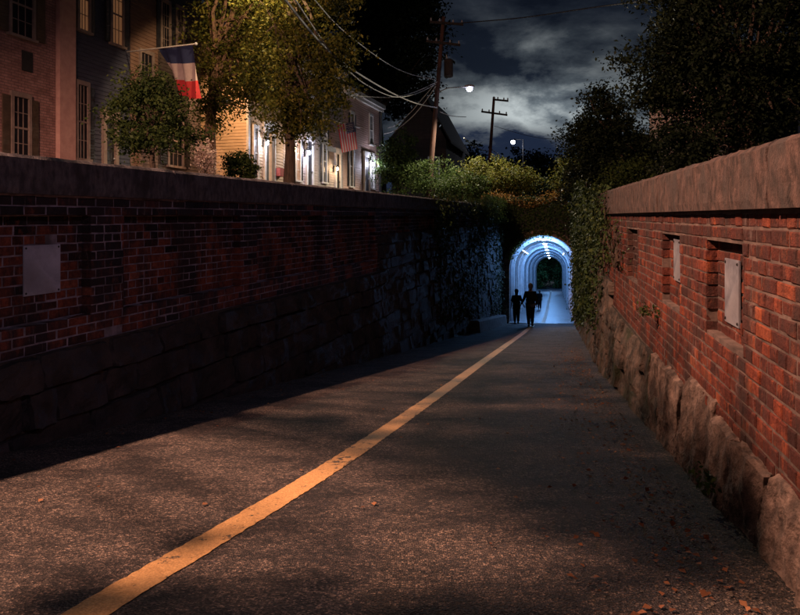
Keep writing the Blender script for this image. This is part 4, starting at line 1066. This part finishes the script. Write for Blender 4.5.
window(t, hf, 2.45, 3.4, 0.6, 1.3, None, None)

# right side: brick house behind the dark tree and a pale chimney house
def plain_house(label, px0, px1, pyt, d, z0, m, roof_h=1.4, dep=8, wins=()):
    a0, a1 = at(px0, pyt, d), at(px1, pyt, d); w = a1.x - a0.x; h = a0.z - z0
    O = Vector((a0.x, d, z0)); fr = lambda a, b2, z: O + Vector((a, -b2, z))
    t = thing('bank_house', label, 'house', O, 'buildings above the right wall')
    mb = MB(); mb.box(fr, 0, w, -dep, 0, -0.4, h); mb.build('wall', m, t)
    mb = MB()
    for b_, c_ in ((0.3, -dep / 2), (-dep - .3, -dep / 2)): mb.poly([fr(-.2, b_, h - .05), fr(w + .2, b_, h - .05), fr(w + .2, c_, h + roof_h), fr(-.2, c_, h + roof_h)])
    mb.poly([fr(0, 0, h), fr(0, -dep, h), fr(0, -dep / 2, h + roof_h - .1)]); mb.build('roof', M_ARM, t)
    for (a, z, ww, hh) in wins: window(t, fr, a, z, ww, hh, None, M_SHUT)
    return t
M_SAL = hbrick('salmon_brick', (0.42, 0.17, 0.13), (0.34, 0.13, 0.10), (0.34, 0.24, 0.2))
plain_house('salmon brick house glimpsed through the dark tree at the right', 728, 766, 60, 19, 0.3, M_SAL, 1.5, 6, ())
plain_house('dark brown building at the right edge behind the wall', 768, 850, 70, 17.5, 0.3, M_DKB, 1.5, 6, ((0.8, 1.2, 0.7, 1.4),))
M_PALE = noisy('pale_stucco', (0.34, 0.30, 0.29), (0.44, 0.39, 0.37), 3)
plain_house('narrow pale stucco building between the dark trees', 652, 671, 146, 27, 0.5, M_PALE, 0.5, 1.2, ())

# ------------------------------------------------------------------ flags
def band_mat(name, c): return noisy(name, c, tuple(min(1, x * 1.2) for x in c), 9, 0.8, 0.2, 0.003)
MR, MW, MBL = band_mat('flag_red', (0.36, 0.02, 0.025)), band_mat('flag_white', (0.34, 0.27, 0.27)), band_mat('flag_blue', (0.012, 0.02, 0.07))
dF = 21.5
t = thing('flag', 'flag of blue, white and red bands hanging from a pole on the navy house', 'flag', at(127, 52, 22.6))
p0, p1 = at(127, 52, 22.7), at(196, 44, 20.8)
mb = MB(); mb.tube([p0, p1], 0.022, 8); mb.build('pole', M_TRIM, t); mb = MB(); mb.ball(p1, 0.05, 8, 6); mb.build('finial', M_METAL, t)
rows = []; n, k = 15, 26
for i in range(n + 1):
    v = i / n; row = []
    for j in range(k + 1):
        u = j / k; top = at(158, 48, 21.9).lerp(at(192, 45, 20.9), u); bot = at(181, 92, 21.6).lerp(at(201, 98, 20.9), u)
        p = top.lerp(bot, v); p = p + NN * (0.13 * math.sin(u * 15 + v * 2.2) * (0.25 + v)) + Vector((0, 0, -0.10 * math.sin(u * 3.1) * v)); row.append(p)
    rows.append(row)
mb = MB()
for i in range(n): mb.grid(rows[i:i + 2], mi=(0 if i < 5 else 1 if i < 10 else 2))
o = mb.build('cloth', [MBL, MW, MR], t, smooth=True)
# striped flag with a starred blue canton, hanging with its stripes upright
t = thing('flag', 'striped red and white flag with a starred blue canton on the peach end house', 'flag', on_facade(360, 128, OF, 0.02))
q0 = on_facade(360, 128, OF, 0.0); q1 = at(336, 121, 35.6)
mb = MB(); mb.tube([q0, q1], 0.02, 6); mb.build('pole', M_TRIM, t); mb = MB(); mb.ball(q1, 0.05, 8, 6); mb.build('finial', M_METAL, t)
dd = q1.y
rows = []; k = 26; n = 16
for i in range(n + 1):
    v = i / n; row = []
    for j in range(k + 1):
        u = j / k; p = at(337.5, 125, dd).lerp(at(354, 121.5, dd + 0.7), u).lerp(at(342, 153, dd).lerp(at(357.5, 149, dd + 0.7), u), v)
        row.append(p + Vector((0.1, -1, 0)) * (0.05 * math.sin(u * 9 + v * 2) * v))
    rows.append(row)
mb = MB()
for i in range(n):
    for j in range(k):
        s_ = j // 2; mi = 0 if s_ % 2 == 0 else 1
        if s_ >= 6 and i < 6: mi = 2
        mb.poly([rows[i][j], rows[i][j + 1], rows[i + 1][j + 1], rows[i + 1][j]], mi=mi)
cl_ = mb.build('cloth', [MR, MW, MBL], t)
mb = MB()
for i in range(9):
    for j in range(6 if i % 2 == 0 else 5):
        a = 12.6 + (j + (0.5 if i % 2 else 0)) * 2.3; b2 = 0.5 + i * 0.62
        if a > 25.4: continue
        p = Vector(rows[int(b2)][int(a)]).lerp(Vector(rows[int(b2) + 1][min(k, int(a) + 1)]), 0.5) + Vector((0.0, -0.02, 0))
        pts = []
        for s_ in range(10):
            r_ = 0.026 if s_ % 2 == 0 else 0.011; th = math.pi / 2 + s_ * math.pi / 5; pts.append(p + Vector((r_ * math.cos(th), 0, r_ * math.sin(th))))
        mb.poly(pts)
mb.build('stars', MW, t)

# ------------------------------------------------------------------ small street planting on the left
tree('shrub', 'small leafy shrub behind the wall below the cream side wall', at(240, bz(240, 19), 19), [at(240, bz(240, 19), 19), at(240, 165, 19)], 0.03, [pb(240, 165, 14, 12, 19), pb(232, 170, 8, 8, 19), pb(250, 171, 8, 8, 19)], 50, 60, 0.09, M_LEAF_M, M_BARK, None, 'shrub', 71, rc=0.18, limbs=6)
M_BLOS = leaf_mat('blossom', (0.45, 0.30, 0.28), (0.65, 0.50, 0.46), (0.75, 0.65, 0.6))
tree('flowering_shrub', 'white flowering bush by the pale tree trunk', at(205, bz(205, 21), 21), [at(205, bz(205, 21), 21), at(205, 158, 21)], 0.03, [pb(204, 152, 8, 14, 21), pb(207, 164, 8, 10, 21)], 60, 30, 0.07, M_BLOS, M_BARK, None, 'shrub', 72, rc=0.2, limbs=6)

# ------------------------------------------------------------------ utility poles, lamps and wires
def util_pole(label, base_, top, arms, r, transformer=None, upper=None):
    t = thing('utility_pole', label, 'utility pole', base_, 'utility poles')
    b_, tp = Vector(base_), Vector(top); n = 8
    mb = MB(); mb.tube([b_.lerp(tp, i / n) for i in range(n + 1)], [r * (1 - 0.35 * i / n) for i in range(n + 1)], 12); mb.build('pole', M_WOOD, t, smooth=True)
    for (l, r_) in arms:
        l, r_ = Vector(l), Vector(r_); mb = MB(); dx = (r_ - l).normalized(); fr = lambda a, b2, z: l + dx * a + Vector((0, b2 - r - 0.03, z)); L = (r_ - l).length
        mb.box(fr, 0, L, -0.05, 0.05, -0.06, 0.06)
        c = mb.build('crossarm', M_ARM, t)
        for f in (0.04, 0.3, 0.7, 0.96):
            mb = MB(); q = fr(L * f, 0, 0.06); mb.tube([q, q + Vector((0, 0, 0.05)), q + Vector((0, 0, 0.16))], [0.03, 0.055, 0.03], 8); mb.build('insulator', M_METAL, c)
    if transformer:
        q = Vector(transformer); mb = MB(); mb.tube([q - Vector((0, 0, .5)), q - Vector((0, 0, .46)), q + Vector((0, 0, .42)), q + Vector((0, 0, .5))], [0.2, 0.25, 0.25, 0.12], 14); tr = mb.build('transformer', M_ARM, t, smooth=False)
        mb = MB(); mb.tube([q + Vector((-.08, 0, .5)), q + Vector((-.12, 0, .72))], [0.04, 0.02], 8); mb.build('bushing', M_METAL, tr)
    return t
bs = Vector((at(427, 200, 38).x, 38, 0.9)); tp1 = at(443.5, 17, 38)
util_pole('tall leaning utility pole with two crossarms and a transformer', bs, tp1, [(at(429.5, 23, 38), at(463, 25.5, 38)), (at(426, 42, 38), at(460, 46, 38))], 0.155, at(448.5, 68, 38))
bs2 = Vector((at(486, 190, 50).x, 50, 1.2)); tp2 = at(494, 97, 50)
util_pole('distant utility pole in front of the bright cloud', bs2, tp2, [(at(493, 100, 50), at(508, 101.5, 50)), (at(481, 112, 50), at(507, 115.5, 50))], 0.14)
# street lamp arm on the leaning pole: the bright star
t = thing('street_lamp', 'blazing white street lamp on an arm of the leaning utility pole', 'street lamp', at(439, 92, 38), 'street lamps')
mb = MB(); mb.tube([at(438.5, 92, 38), at(448, 88, 37.6), at(462, 87, 37.2), at(467, 87.5, 37.1)], 0.03, 8); mb.build('arm', M_METAL, t)
lc = at(469.5, 89, 37)
mb = MB(); mb.ball(lc + Vector((0, 0, 0.14)), 0.22, 12, 6, (1.25, 0.8, 0.45)); mb.build('hood', M_METAL, t, smooth=True)
mb = MB(); mb.ball(lc + Vector((0, 0, 0.0)), 0.15, 14, 10, (1.0, 1.0, 0.95)); mb.build('globe', emis('lamp_white', (0.80, 0.78, 1.0), 60), t, smooth=True)
sp_ = bpy.data.lights.new('street_light', 'SPOT'); sp_.energy = 3600; sp_.color = (1.0, 0.86, 0.62); sp_.shadow_soft_size = 0.12; sp_.spot_size = R(158); sp_.spot_blend = 0.4
so_ = bpy.data.objects.new('street_light', sp_); COL.objects.link(so_); so_.parent = t; so_.location = lc + Vector((0, -0.1, -0.38)) - Vector(t['_o'])
so_.rotation_euler = Vector((0.15, -0.35, -1)).to_track_quat('-Z', 'Y').to_euler()
# the second lamp in the distance
t = thing('street_lamp', 'small distant street lamp low above the far trees', 'street lamp', Vector((at(513, 142, 62).x + 0.9, 62, 1.2)), 'street lamps')
l2 = at(513, 142, 62); mb = MB(); q = Vector((l2.x + 0.9, 62, 1.2)); mb.tube([q, Vector((q.x, 62, l2.z + 0.2)), Vector((l2.x + 0.1, 62, l2.z + 0.25))], [0.08, 0.05, 0.04], 8); mb.build('post', M_DARKM, t)
mb = MB(); mb.ball(l2 + Vector((0, 0, .15)), 0.2, 10, 6, (1.2, .8, .4)); mb.build('hood', M_DARKM, t)
mb = MB(); mb.ball(l2, 0.2, 10, 8); mb.build('globe', emis('lamp_white_far', (0.75, 0.80, 1.0), 14), t, smooth=True)
point_light('street_light', l2 + Vector((0, -0.1, -0.4)), 250, (0.85, 0.88, 1.0), 0.12, t)

def wire(label, pts, r, m, group='overhead wires', n=24):
    """smooth sagging wire through a few points"""
    P_ = [Vector(p) for p in pts]; out = []
    for i in range(len(P_) - 1):
        p0 = P_[max(i - 1, 0)]; p1 = P_[i]; p2 = P_[i + 1]; p3 = P_[min(i + 2, len(P_) - 1)]
        for j in range(10):
            t_ = j / 10; out.append(0.5 * ((2 * p1) + (p2 - p0) * t_ + (2 * p0 - 5 * p1 + 4 * p2 - p3) * t_ ** 2 + (3 * p1 - p0 - 3 * p2 + p3) * t_ ** 3))
    out.append(P_[-1]); mb = MB(); mb.tube(out, r, 6); o = mb.build('wire', m, origin=tuple(P_[-1])); tag(o, label, 'wire', group); return o
pd = 37.8
wire('dark wire running from the upper crossarm to the top right of the sky', [at(461, 23, pd), at(520, 18, 34), at(590, 8, 28), at(665, -3, 22), at(760, -30, 15)], 0.028, M_WIRED)
wire('upper pale wire coming down to the leaning pole from the top left', [at(300, -20, 14), at(318, 4, 17), at(345, 32, 22), at(385, 62, 29), at(410, 74, 34), at(436, 80, pd)], 0.018, M_WIRE)
wire('thickest pale cable swooping to the leaning pole', [at(270, -20, 12), at(318, 40, 17), at(350, 68, 23), at(390, 92, 31), at(415, 103, 35), at(437, 108, pd)], 0.030, M_WIRE)
wire('second cable strand just above the thickest one', [at(290, -8, 13), at(322, 40, 18), at(338, 60, 21), at(365, 84, 26), at(395, 97, 31), at(418, 93, 35), at(436, 84, pd)], 0.020, M_WIRE)
wire('level pale wire sagging left of the leaning pole', [at(350, 95, 28), at(372, 97, 31), at(395, 97, 33), at(415, 92, 36), at(437, 82, pd)], 0.022, M_WIRE)
wire('outer service drop curving down to the dark gabled house', [at(384, 134, 43), at(396, 130, 42), at(412, 117, 40), at(424, 103, 39), at(436, 86, pd)], 0.024, M_WIRE)
wire('inner service drop beside the outer one', [at(388, 128, 43), at(398, 124, 42), at(411, 112, 40), at(422, 99, 39), at(435, 84, pd)], 0.018, M_WIRE)
wire('short guy wire right of the leaning pole', [at(440, 112, pd), at(452, 116, 39), at(466, 117, 42)], 0.020, M_WIRE)
wire('low wire sagging to the distant pole', [at(464, 138, 39), at(472, 145, 43), at(482, 150, 47), at(489, 151, 50)], 0.026, M_WIRE)
wire('wire falling from the distant pole behind the portal bushes', [at(490, 148, 50), at(503, 157, 54), at(520, 164, 60), at(540, 170, 70)], 0.028, M_WIRE)
wire('thin level wire crossing the clouds towards the right trees', [at(494, 126, 50), at(540, 138, 46), at(600, 138, 40), at(660, 133, 34), at(740, 118, 26)], 0.016, M_WIRED)

# sodium street lamps standing in the left street: one over the trees, one beside the camera, one added unseen in the crown
def street_lamp(label, base_, head, power, col, emi, size=0.12, vis=0.14, aim=None, cone=170):
    t = thing('street_lamp', label, 'street lamp', base_, 'street lamps'); b_, h = Vector(base_), Vector(head)
    mb = MB(); top = Vector((b_.x, b_.y, h.z + 0.15)); mb.tube([b_, b_.lerp(top, 0.5), top, top.lerp(h + Vector((0, 0, .25)), 0.6), h + Vector((0, 0, .16))], [0.09, 0.07, 0.05, 0.04, 0.035], 10); mb.build('post', M_DARKM, t)
    mb = MB(); mb.ball(h + Vector((0, 0, .13)), 0.22, 12, 6, (1.2, .8, .4)); mb.build('hood', M_DARKM, t, smooth=True)
    mb = MB(); mb.ball(h + Vector((0, 0, 0.04)), vis, 12, 8, (1, 1, .8)); mb.build('globe', emis('lamp_sodium', col, emi), t, smooth=True)
    l_ = point_light('street_light', h + Vector((0, 0, -vis - 0.06)), power, col, size, t)
    if aim:                                   # shielded head: a spot aimed at the place each lamp lights
        sp_ = bpy.data.lights.new('street_light', 'SPOT'); sp_.energy = power; sp_.color = col; sp_.shadow_soft_size = size
        lo_ = l_.location.copy(); bpy.data.objects.remove(l_); l_ = bpy.data.objects.new('street_light', sp_); COL.objects.link(l_); l_.parent = t; l_.location = lo_; l_.data.spot_size = R(cone); l_.data.spot_blend = 0.22
        l_.rotation_euler = (Vector(aim) - h).to_track_quat('-Z', 'Y').to_euler()
    return t
lh = at(250, -66, 18.4); street_lamp('sodium street lamp over the street trees in front of the cream house', (at(288.5, 0, 20.4).x, 20.4, 0.9), lh, 1700, (1.0, 0.66, 0.34), 12, aim=at(262, 70, 22.0), cone=92)
lh = at(226, 82, 25.2); street_lamp('unseen sodium lamp added in the foliage to light the cream side wall', (lh.x - 0.5, lh.y + 0.2, 1.1), lh, 480, (1.0, 0.56, 0.28), 3, 0.1, 0.06, aim=at(232, 150, 27.6), cone=125)  # added lamp, no source visible here; it brightens the cream side wall
KL = Vector((-5.6, 2.6, 6.9))
street_lamp('sodium street lamp behind the left wall, close to the camera', (-6.6, 2.4, 0.4), KL, 9600, (1.0, 0.53, 0.36), 12, 0.10, aim=(1.2, 5.0, -2.0))
KR = Vector((5.2, -5.5, 6.0))
street_lamp('pinkish street lamp on the right bank behind the camera', (5.9, -5.6, 0.2), KR, 560, (0.88, 0.66, 0.92), 6, 0.12, aim=(-3.2, 5.2, 0.1), cone=52)

# overhanging branch of the near street tree (out of the picture): its leaves dapple the path
rng = np.random.default_rng(123); cen = []
tg = []
for py, x0, x1 in ((368, 455, 610), (385, 440, 620), (402, 425, 625), (422, 415, 635), (445, 430, 650), (470, 470, 665), (495, 520, 680), (520, 575, 700), (548, 630, 705)):
    for px in range(x0, x1, 42): tg.append((px + rng.uniform(-12, 12), py + rng.uniform(-6, 6), 0.22 if py > 400 else 0.3))
tg += [(40, 606, .10), (110, 612, .12), (200, 614, .12), (300, 616, .12), (400, 618, .12), (500, 618, .10), (300, 425, .12), (340, 440, .08), (150, 545, .05)]
for (px, py, sp) in tg:
    q = on_path(px, py); q.z = gz(q.y); c = KL.lerp(q, 0.42 + rng.uniform(-.05, .05))
    cen.append((c, sp))
cs = []
for c, sp in cen:
    n_ = int(620 * sp); cs.append(np.array(c) + rng.normal(size=(n_, 3)) * np.array([sp, sp, sp * .5]) * 0.62)
cs = np.concatenate(cs)
t = thing('street_tree', 'near street tree behind the left wall, its branch reaching over the path', 'tree', (-7.5, 6.3, 0.8), 'street trees on the left')
leaf_mesh('crown', cs, 0.075, M_LEAF_M, t, rng=rng)
mb = MB(); mb.tube([(-7.5, 6.3, 0.6), (-7.4, 6.2, 2.2), (-7.1, 6.0, 3.6), (-6.8, 5.8, 5.0)], [0.22, 0.17, 0.13, 0.05], 12); mb.build('trunk', M_BARK, t, smooth=True)
mb = MB(); rr = random.Random(9)
for c, sp in cen: 
    s0 = Vector((-7.1, 6.0, 3.6)); mb.tube([s0, s0.lerp(c, 0.5) + Vector((0, 0, rr.uniform(0, .5))), c], [0.035, 0.018, 0.006], 5); mb.build('limb', M_BARK, t); mb = MB()

# ------------------------------------------------------------------ people
def person(label, px, py, H, jm, tm, skin, hair, dress=False, arms=((-1, 'down'), (1, 'down')), step=0.16, lean=0.0, dd=None, turn=0.0):
    q = on_path(px, py) if dd is None else Vector(((px - 400) / F * dd, dd, 0)); g = gz(q.y) + (0.006 if dd is None else 0.004)
    base_ = Vector((q.x, q.y, g)); s_ = H / 1.75
    t = thing('person', label, 'person', base_, 'people walking into the tunnel')
    def skinmesh(name, nodes, edges, m, lv=2, root=0):
        me = bpy.data.meshes.new(name); me.from_pydata([(x * s_, y * s_, z * s_) for (x, y, z, r1, r2) in nodes], edges, []); me.materials.append(m)
        o = bpy.data.objects.new(name, me); COL.objects.link(o); o.parent = t; o.rotation_euler = (0, 0, turn); o['_o'] = tuple(base_)
        md = o.modifiers.new('skin', 'SKIN'); md.use_smooth_shade = True
        for i, n_ in enumerate(nodes):
            sv = me.skin_vertices[0].data[i]; sv.radius = (n_[3] * s_, n_[4] * s_); sv.use_root = (i == root)
        sd_ = o.modifiers.new('sub', 'SUBSURF'); sd_.levels = sd_.render_levels = lv
        return o
    st = step
    K = {}
    nodes = []; edges = []
    def add(k, x, y, z, r1, r2=None, frm=None):
        K[k] = len(nodes); nodes.append((x, y, z, r1, r2 if r2 else r1))
        if frm: edges.append((K[frm], K[k]))
    add('pel', 0, 0, 0.94, 0.13, 0.10); add('waist', 0, 0, 1.08, 0.125, 0.09, 'pel'); add('chest', 0, 0.01, 1.28, 0.155, 0.105, 'waist'); add('neckb', 0, 0, 1.43, 0.085, 0.07, 'chest')
    add('neck', 0, 0, 1.50, 0.052, 0.052, 'neckb'); add('jaw', 0, 0.02, 1.56, 0.062, 0.075, 'neck'); add('head', 0, 0.01, 1.64, 0.075, 0.092, 'jaw'); add('crown', 0, 0.0, 1.70, 0.062, 0.075, 'head')
    add('nose', 0, 0.105, 1.61, 0.012, 0.012, 'head')
    for sd_, sg in (('l', -1), ('r', 1)):
        fw = st * sg
        add('hip' + sd_, 0.09 * sg, 0, 0.88, 0.092, 0.095, 'pel'); add('kn' + sd_, 0.095 * sg, fw * 0.7 + 0.03, 0.50, 0.062, 0.065, 'hip' + sd_); add('an' + sd_, 0.095 * sg, fw - 0.02, 0.09, 0.042, 0.042, 'kn' + sd_)
        add('ft' + sd_, 0.10 * sg, fw + 0.13, 0.035, 0.04, 0.03, 'an' + sd_)
        md_ = dict(arms)[sg]
        add('sh' + sd_, 0.175 * sg, 0, 1.40, 0.058, 0.058, 'neckb')
        if md_ == 'down': el, wr_ = (0.235 * sg, -fw * .3, 1.12), (0.25 * sg, -fw * .6 + .08, 0.87)
        elif md_ == 'out': el, wr_ = (0.27 * sg, 0.0, 1.13), (0.38 * sg, 0.05, 0.90)
        else: el, wr_ = (0.27 * sg, -0.02, 1.12), (0.20 * sg, 0.16, 1.02)
        add('el' + sd_, *el, 0.043, 0.043, 'sh' + sd_); add('wr' + sd_, *wr_, 0.028, 0.03, 'el' + sd_)
        dv = (Vector(wr_) - Vector(el)).normalized(); c = Vector(wr_) + dv * 0.055; add('pa' + sd_, *c, 0.020, 0.038, 'wr' + sd_)
        for f in range(4):
            o_ = Vector((0, 0.026 - 0.017 * f, 0)); L = (0.040, 0.047, 0.043, 0.034)[f]
            p1_ = c + dv * 0.035 + o_; p2_ = p1_ + dv * L * .6 + Vector((-0.008 * sg, 0, 0)); add(f'f{f}' + sd_, *p1_, 0.009, 0.009, 'pa' + sd_); add(f'g{f}' + sd_, *p2_, 0.008, 0.008, f'f{f}' + sd_)
        tb = c + Vector((0, 0.045, 0.0)); add('th' + sd_, *tb, 0.010, 0.010, 'pa' + sd_); add('ti' + sd_, *(tb + dv * 0.03 + Vector((0, 0.01, 0))), 0.008, 0.008, 'th' + sd_)
    cov = {'pel': .7, 'waist': .7, 'chest': .72, 'neckb': .75, 'shl': .7, 'shr': .7, 'ell': .8, 'elr': .8, 'hipl': .75, 'hipr': .75, 'knl': .8, 'knr': .8}
    bn = list(nodes)
    for k_, f_ in cov.items(): x, y, z, a_, b_ = bn[K[k_]]; bn[K[k_]] = (x, y, z, a_ * f_, b_ * f_)
    skinmesh('body', bn, edges, skin)
    # jacket / shirt
    def sub(keys, grow, name, m, over={}):
        idx = {k: i for i, k in enumerate(keys)}; nn_ = []
        for k in keys:
            x, y, z, a, b_ = nodes[K[k]]; g_ = min(1.5, max(over.get(k, grow), 1.40)) if k not in ('pel', 'hipl', 'hipr') or name != 'trousers' else 1.3; nn_.append((x, y, z, a * g_, b_ * g_))
        es = [(idx[a], idx[b_]) for a in keys for b_ in keys if (K[a], K[b_]) in edges]
        if name in ('jacket', 'loose_top'):
            nn_.append((0, 0, 0.83, 0.175, 0.135)); es.append((idx['pel'], len(nn_) - 1))
        return skinmesh(name, nn_, es, m)
    up = ['pel', 'waist', 'chest', 'neckb', 'shl', 'ell', 'shr', 'elr'] + (['wrl', 'wrr'] if not dress else [])
    sub(up, 1.16, 'jacket' if not dress else 'loose_top', jm, {'pel': 1.45, 'waist': 1.4, 'chest': 1.35, 'neckb': 1.3, 'shl': 1.4, 'shr': 1.4, 'ell': 1.4, 'elr': 1.4, 'wrl': 1.3, 'wrr': 1.3} if not dress else {'pel': 1.65, 'waist': 1.55, 'chest': 1.4, 'shl': 1.35, 'shr': 1.35, 'ell': 1.35, 'elr': 1.35})
    sub(['pel', 'hipl', 'knl', 'anl', 'hipr', 'knr', 'anr'], 1.14, 'trousers', tm, {'anl': 1.8, 'anr': 1.8, 'knl': 1.5, 'knr': 1.5, 'hipl': 1.25, 'hipr': 1.25})
    for sg, sd_ in ((-1, 'l'), (1, 'r')):
        a = nodes[K['an' + sd_]]; mb = MB(); c = [base_ + Vector((a[0] * s_, (a[1] + dy) * s_, z * s_)) for dy, z in ((-0.05, 0.045), (0.03, 0.055), (0.12, 0.042), (0.19, 0.03))]
        mb.tube(c, [0.045 * s_, 0.05 * s_, 0.045 * s_, 0.025 * s_], 10); mb.build('shoe', M_SHOE, t, smooth=True)
    mb = MB(); c = base_ + Vector((0, -0.012 * s_, 1.665 * s_)); mb.ball(c, 0.112 * s_, 14, 10, (0.95, 1.05, 1.15)); mb.ball((c[0], c[1] - 0.03 * s_, c[2] - 0.11 * s_), 0.075 * s_, 12, 8, (1, 0.8, 1.1)); 
    if dress: mb.ball(c + Vector((0, -0.05, -0.09)) * s_, 0.075 * s_, 12, 8, (1.0, 0.6, 1.2))
    hr = mb.build('hair', hair, t, smooth=True)
    for sg in (-1, 1):
        mb = MB(); mb.ball(base_ + Vector((0.085 * sg, 0.01, 1.61)) * s_ + Vector((0, 0, 0)), 0.022 * s_, 8, 6, (0.4, 1, 1.3)) if False else mb.ball(Vector((base_.x + 0.082 * sg * s_, base_.y + 0.01 * s_, base_.z + 1.61 * s_)), 0.022 * s_, 8, 6, (0.4, 1, 1.3)); mb.build('ear', skin, t)
        mb = MB(); mb.ball(Vector((base_.x + 0.03 * sg * s_, base_.y + 0.095 * s_, base_.z + 1.635 * s_)), 0.011 * s_, 8, 6); mb.build('eye', M_EYE, t)
    return t
M_SHOE = mat('shoe', (0.02, 0.02, 0.02), 0.6); M_EYE = mat('eye', (0.5, 0.5, 0.5), 0.3)
M_SKIN = noisy('skin', (0.10, 0.055, 0.04), (0.13, 0.07, 0.05), 20, 0.6); M_HAIR = noisy('hair', (0.012, 0.010, 0.009), (0.03, 0.022, 0.018), 30, 0.7)
M_CL1 = noisy('black_cloth', (0.003, 0.003, 0.004), (0.007, 0.007, 0.008), 20, 0.9); M_CL1.node_tree.nodes['Principled BSDF'].inputs['Specular IOR Level'].default_value = 0.05; M_CL2 = noisy('dark_denim', (0.010, 0.012, 0.022), (0.018, 0.020, 0.032), 40, 0.9)
person('person in a loose dark top on the left, holding the hand of the taller one', 516.5, 324, 1.58, M_CL1, M_CL1, M_SKIN, M_HAIR, True, ((-1, 'down'), (1, 'out')), 0.06)
person('tallest person in dark jacket and trousers walking into the tunnel', 530.5, 326.5, 1.76, M_CL1, M_CL2, M_SKIN, M_HAIR, False, ((-1, 'out'), (1, 'down')), 0.12)
person('smallest person, a child in dark clothes further inside the tunnel', 539.5, 309, 1.22, M_CL1, M_CL1, M_SKIN, M_HAIR, True, ((-1, 'down'), (1, 'down')), 0.04, dd=44.5)

for o in bpy.data.objects:
    if '_o' in o: del o['_o']
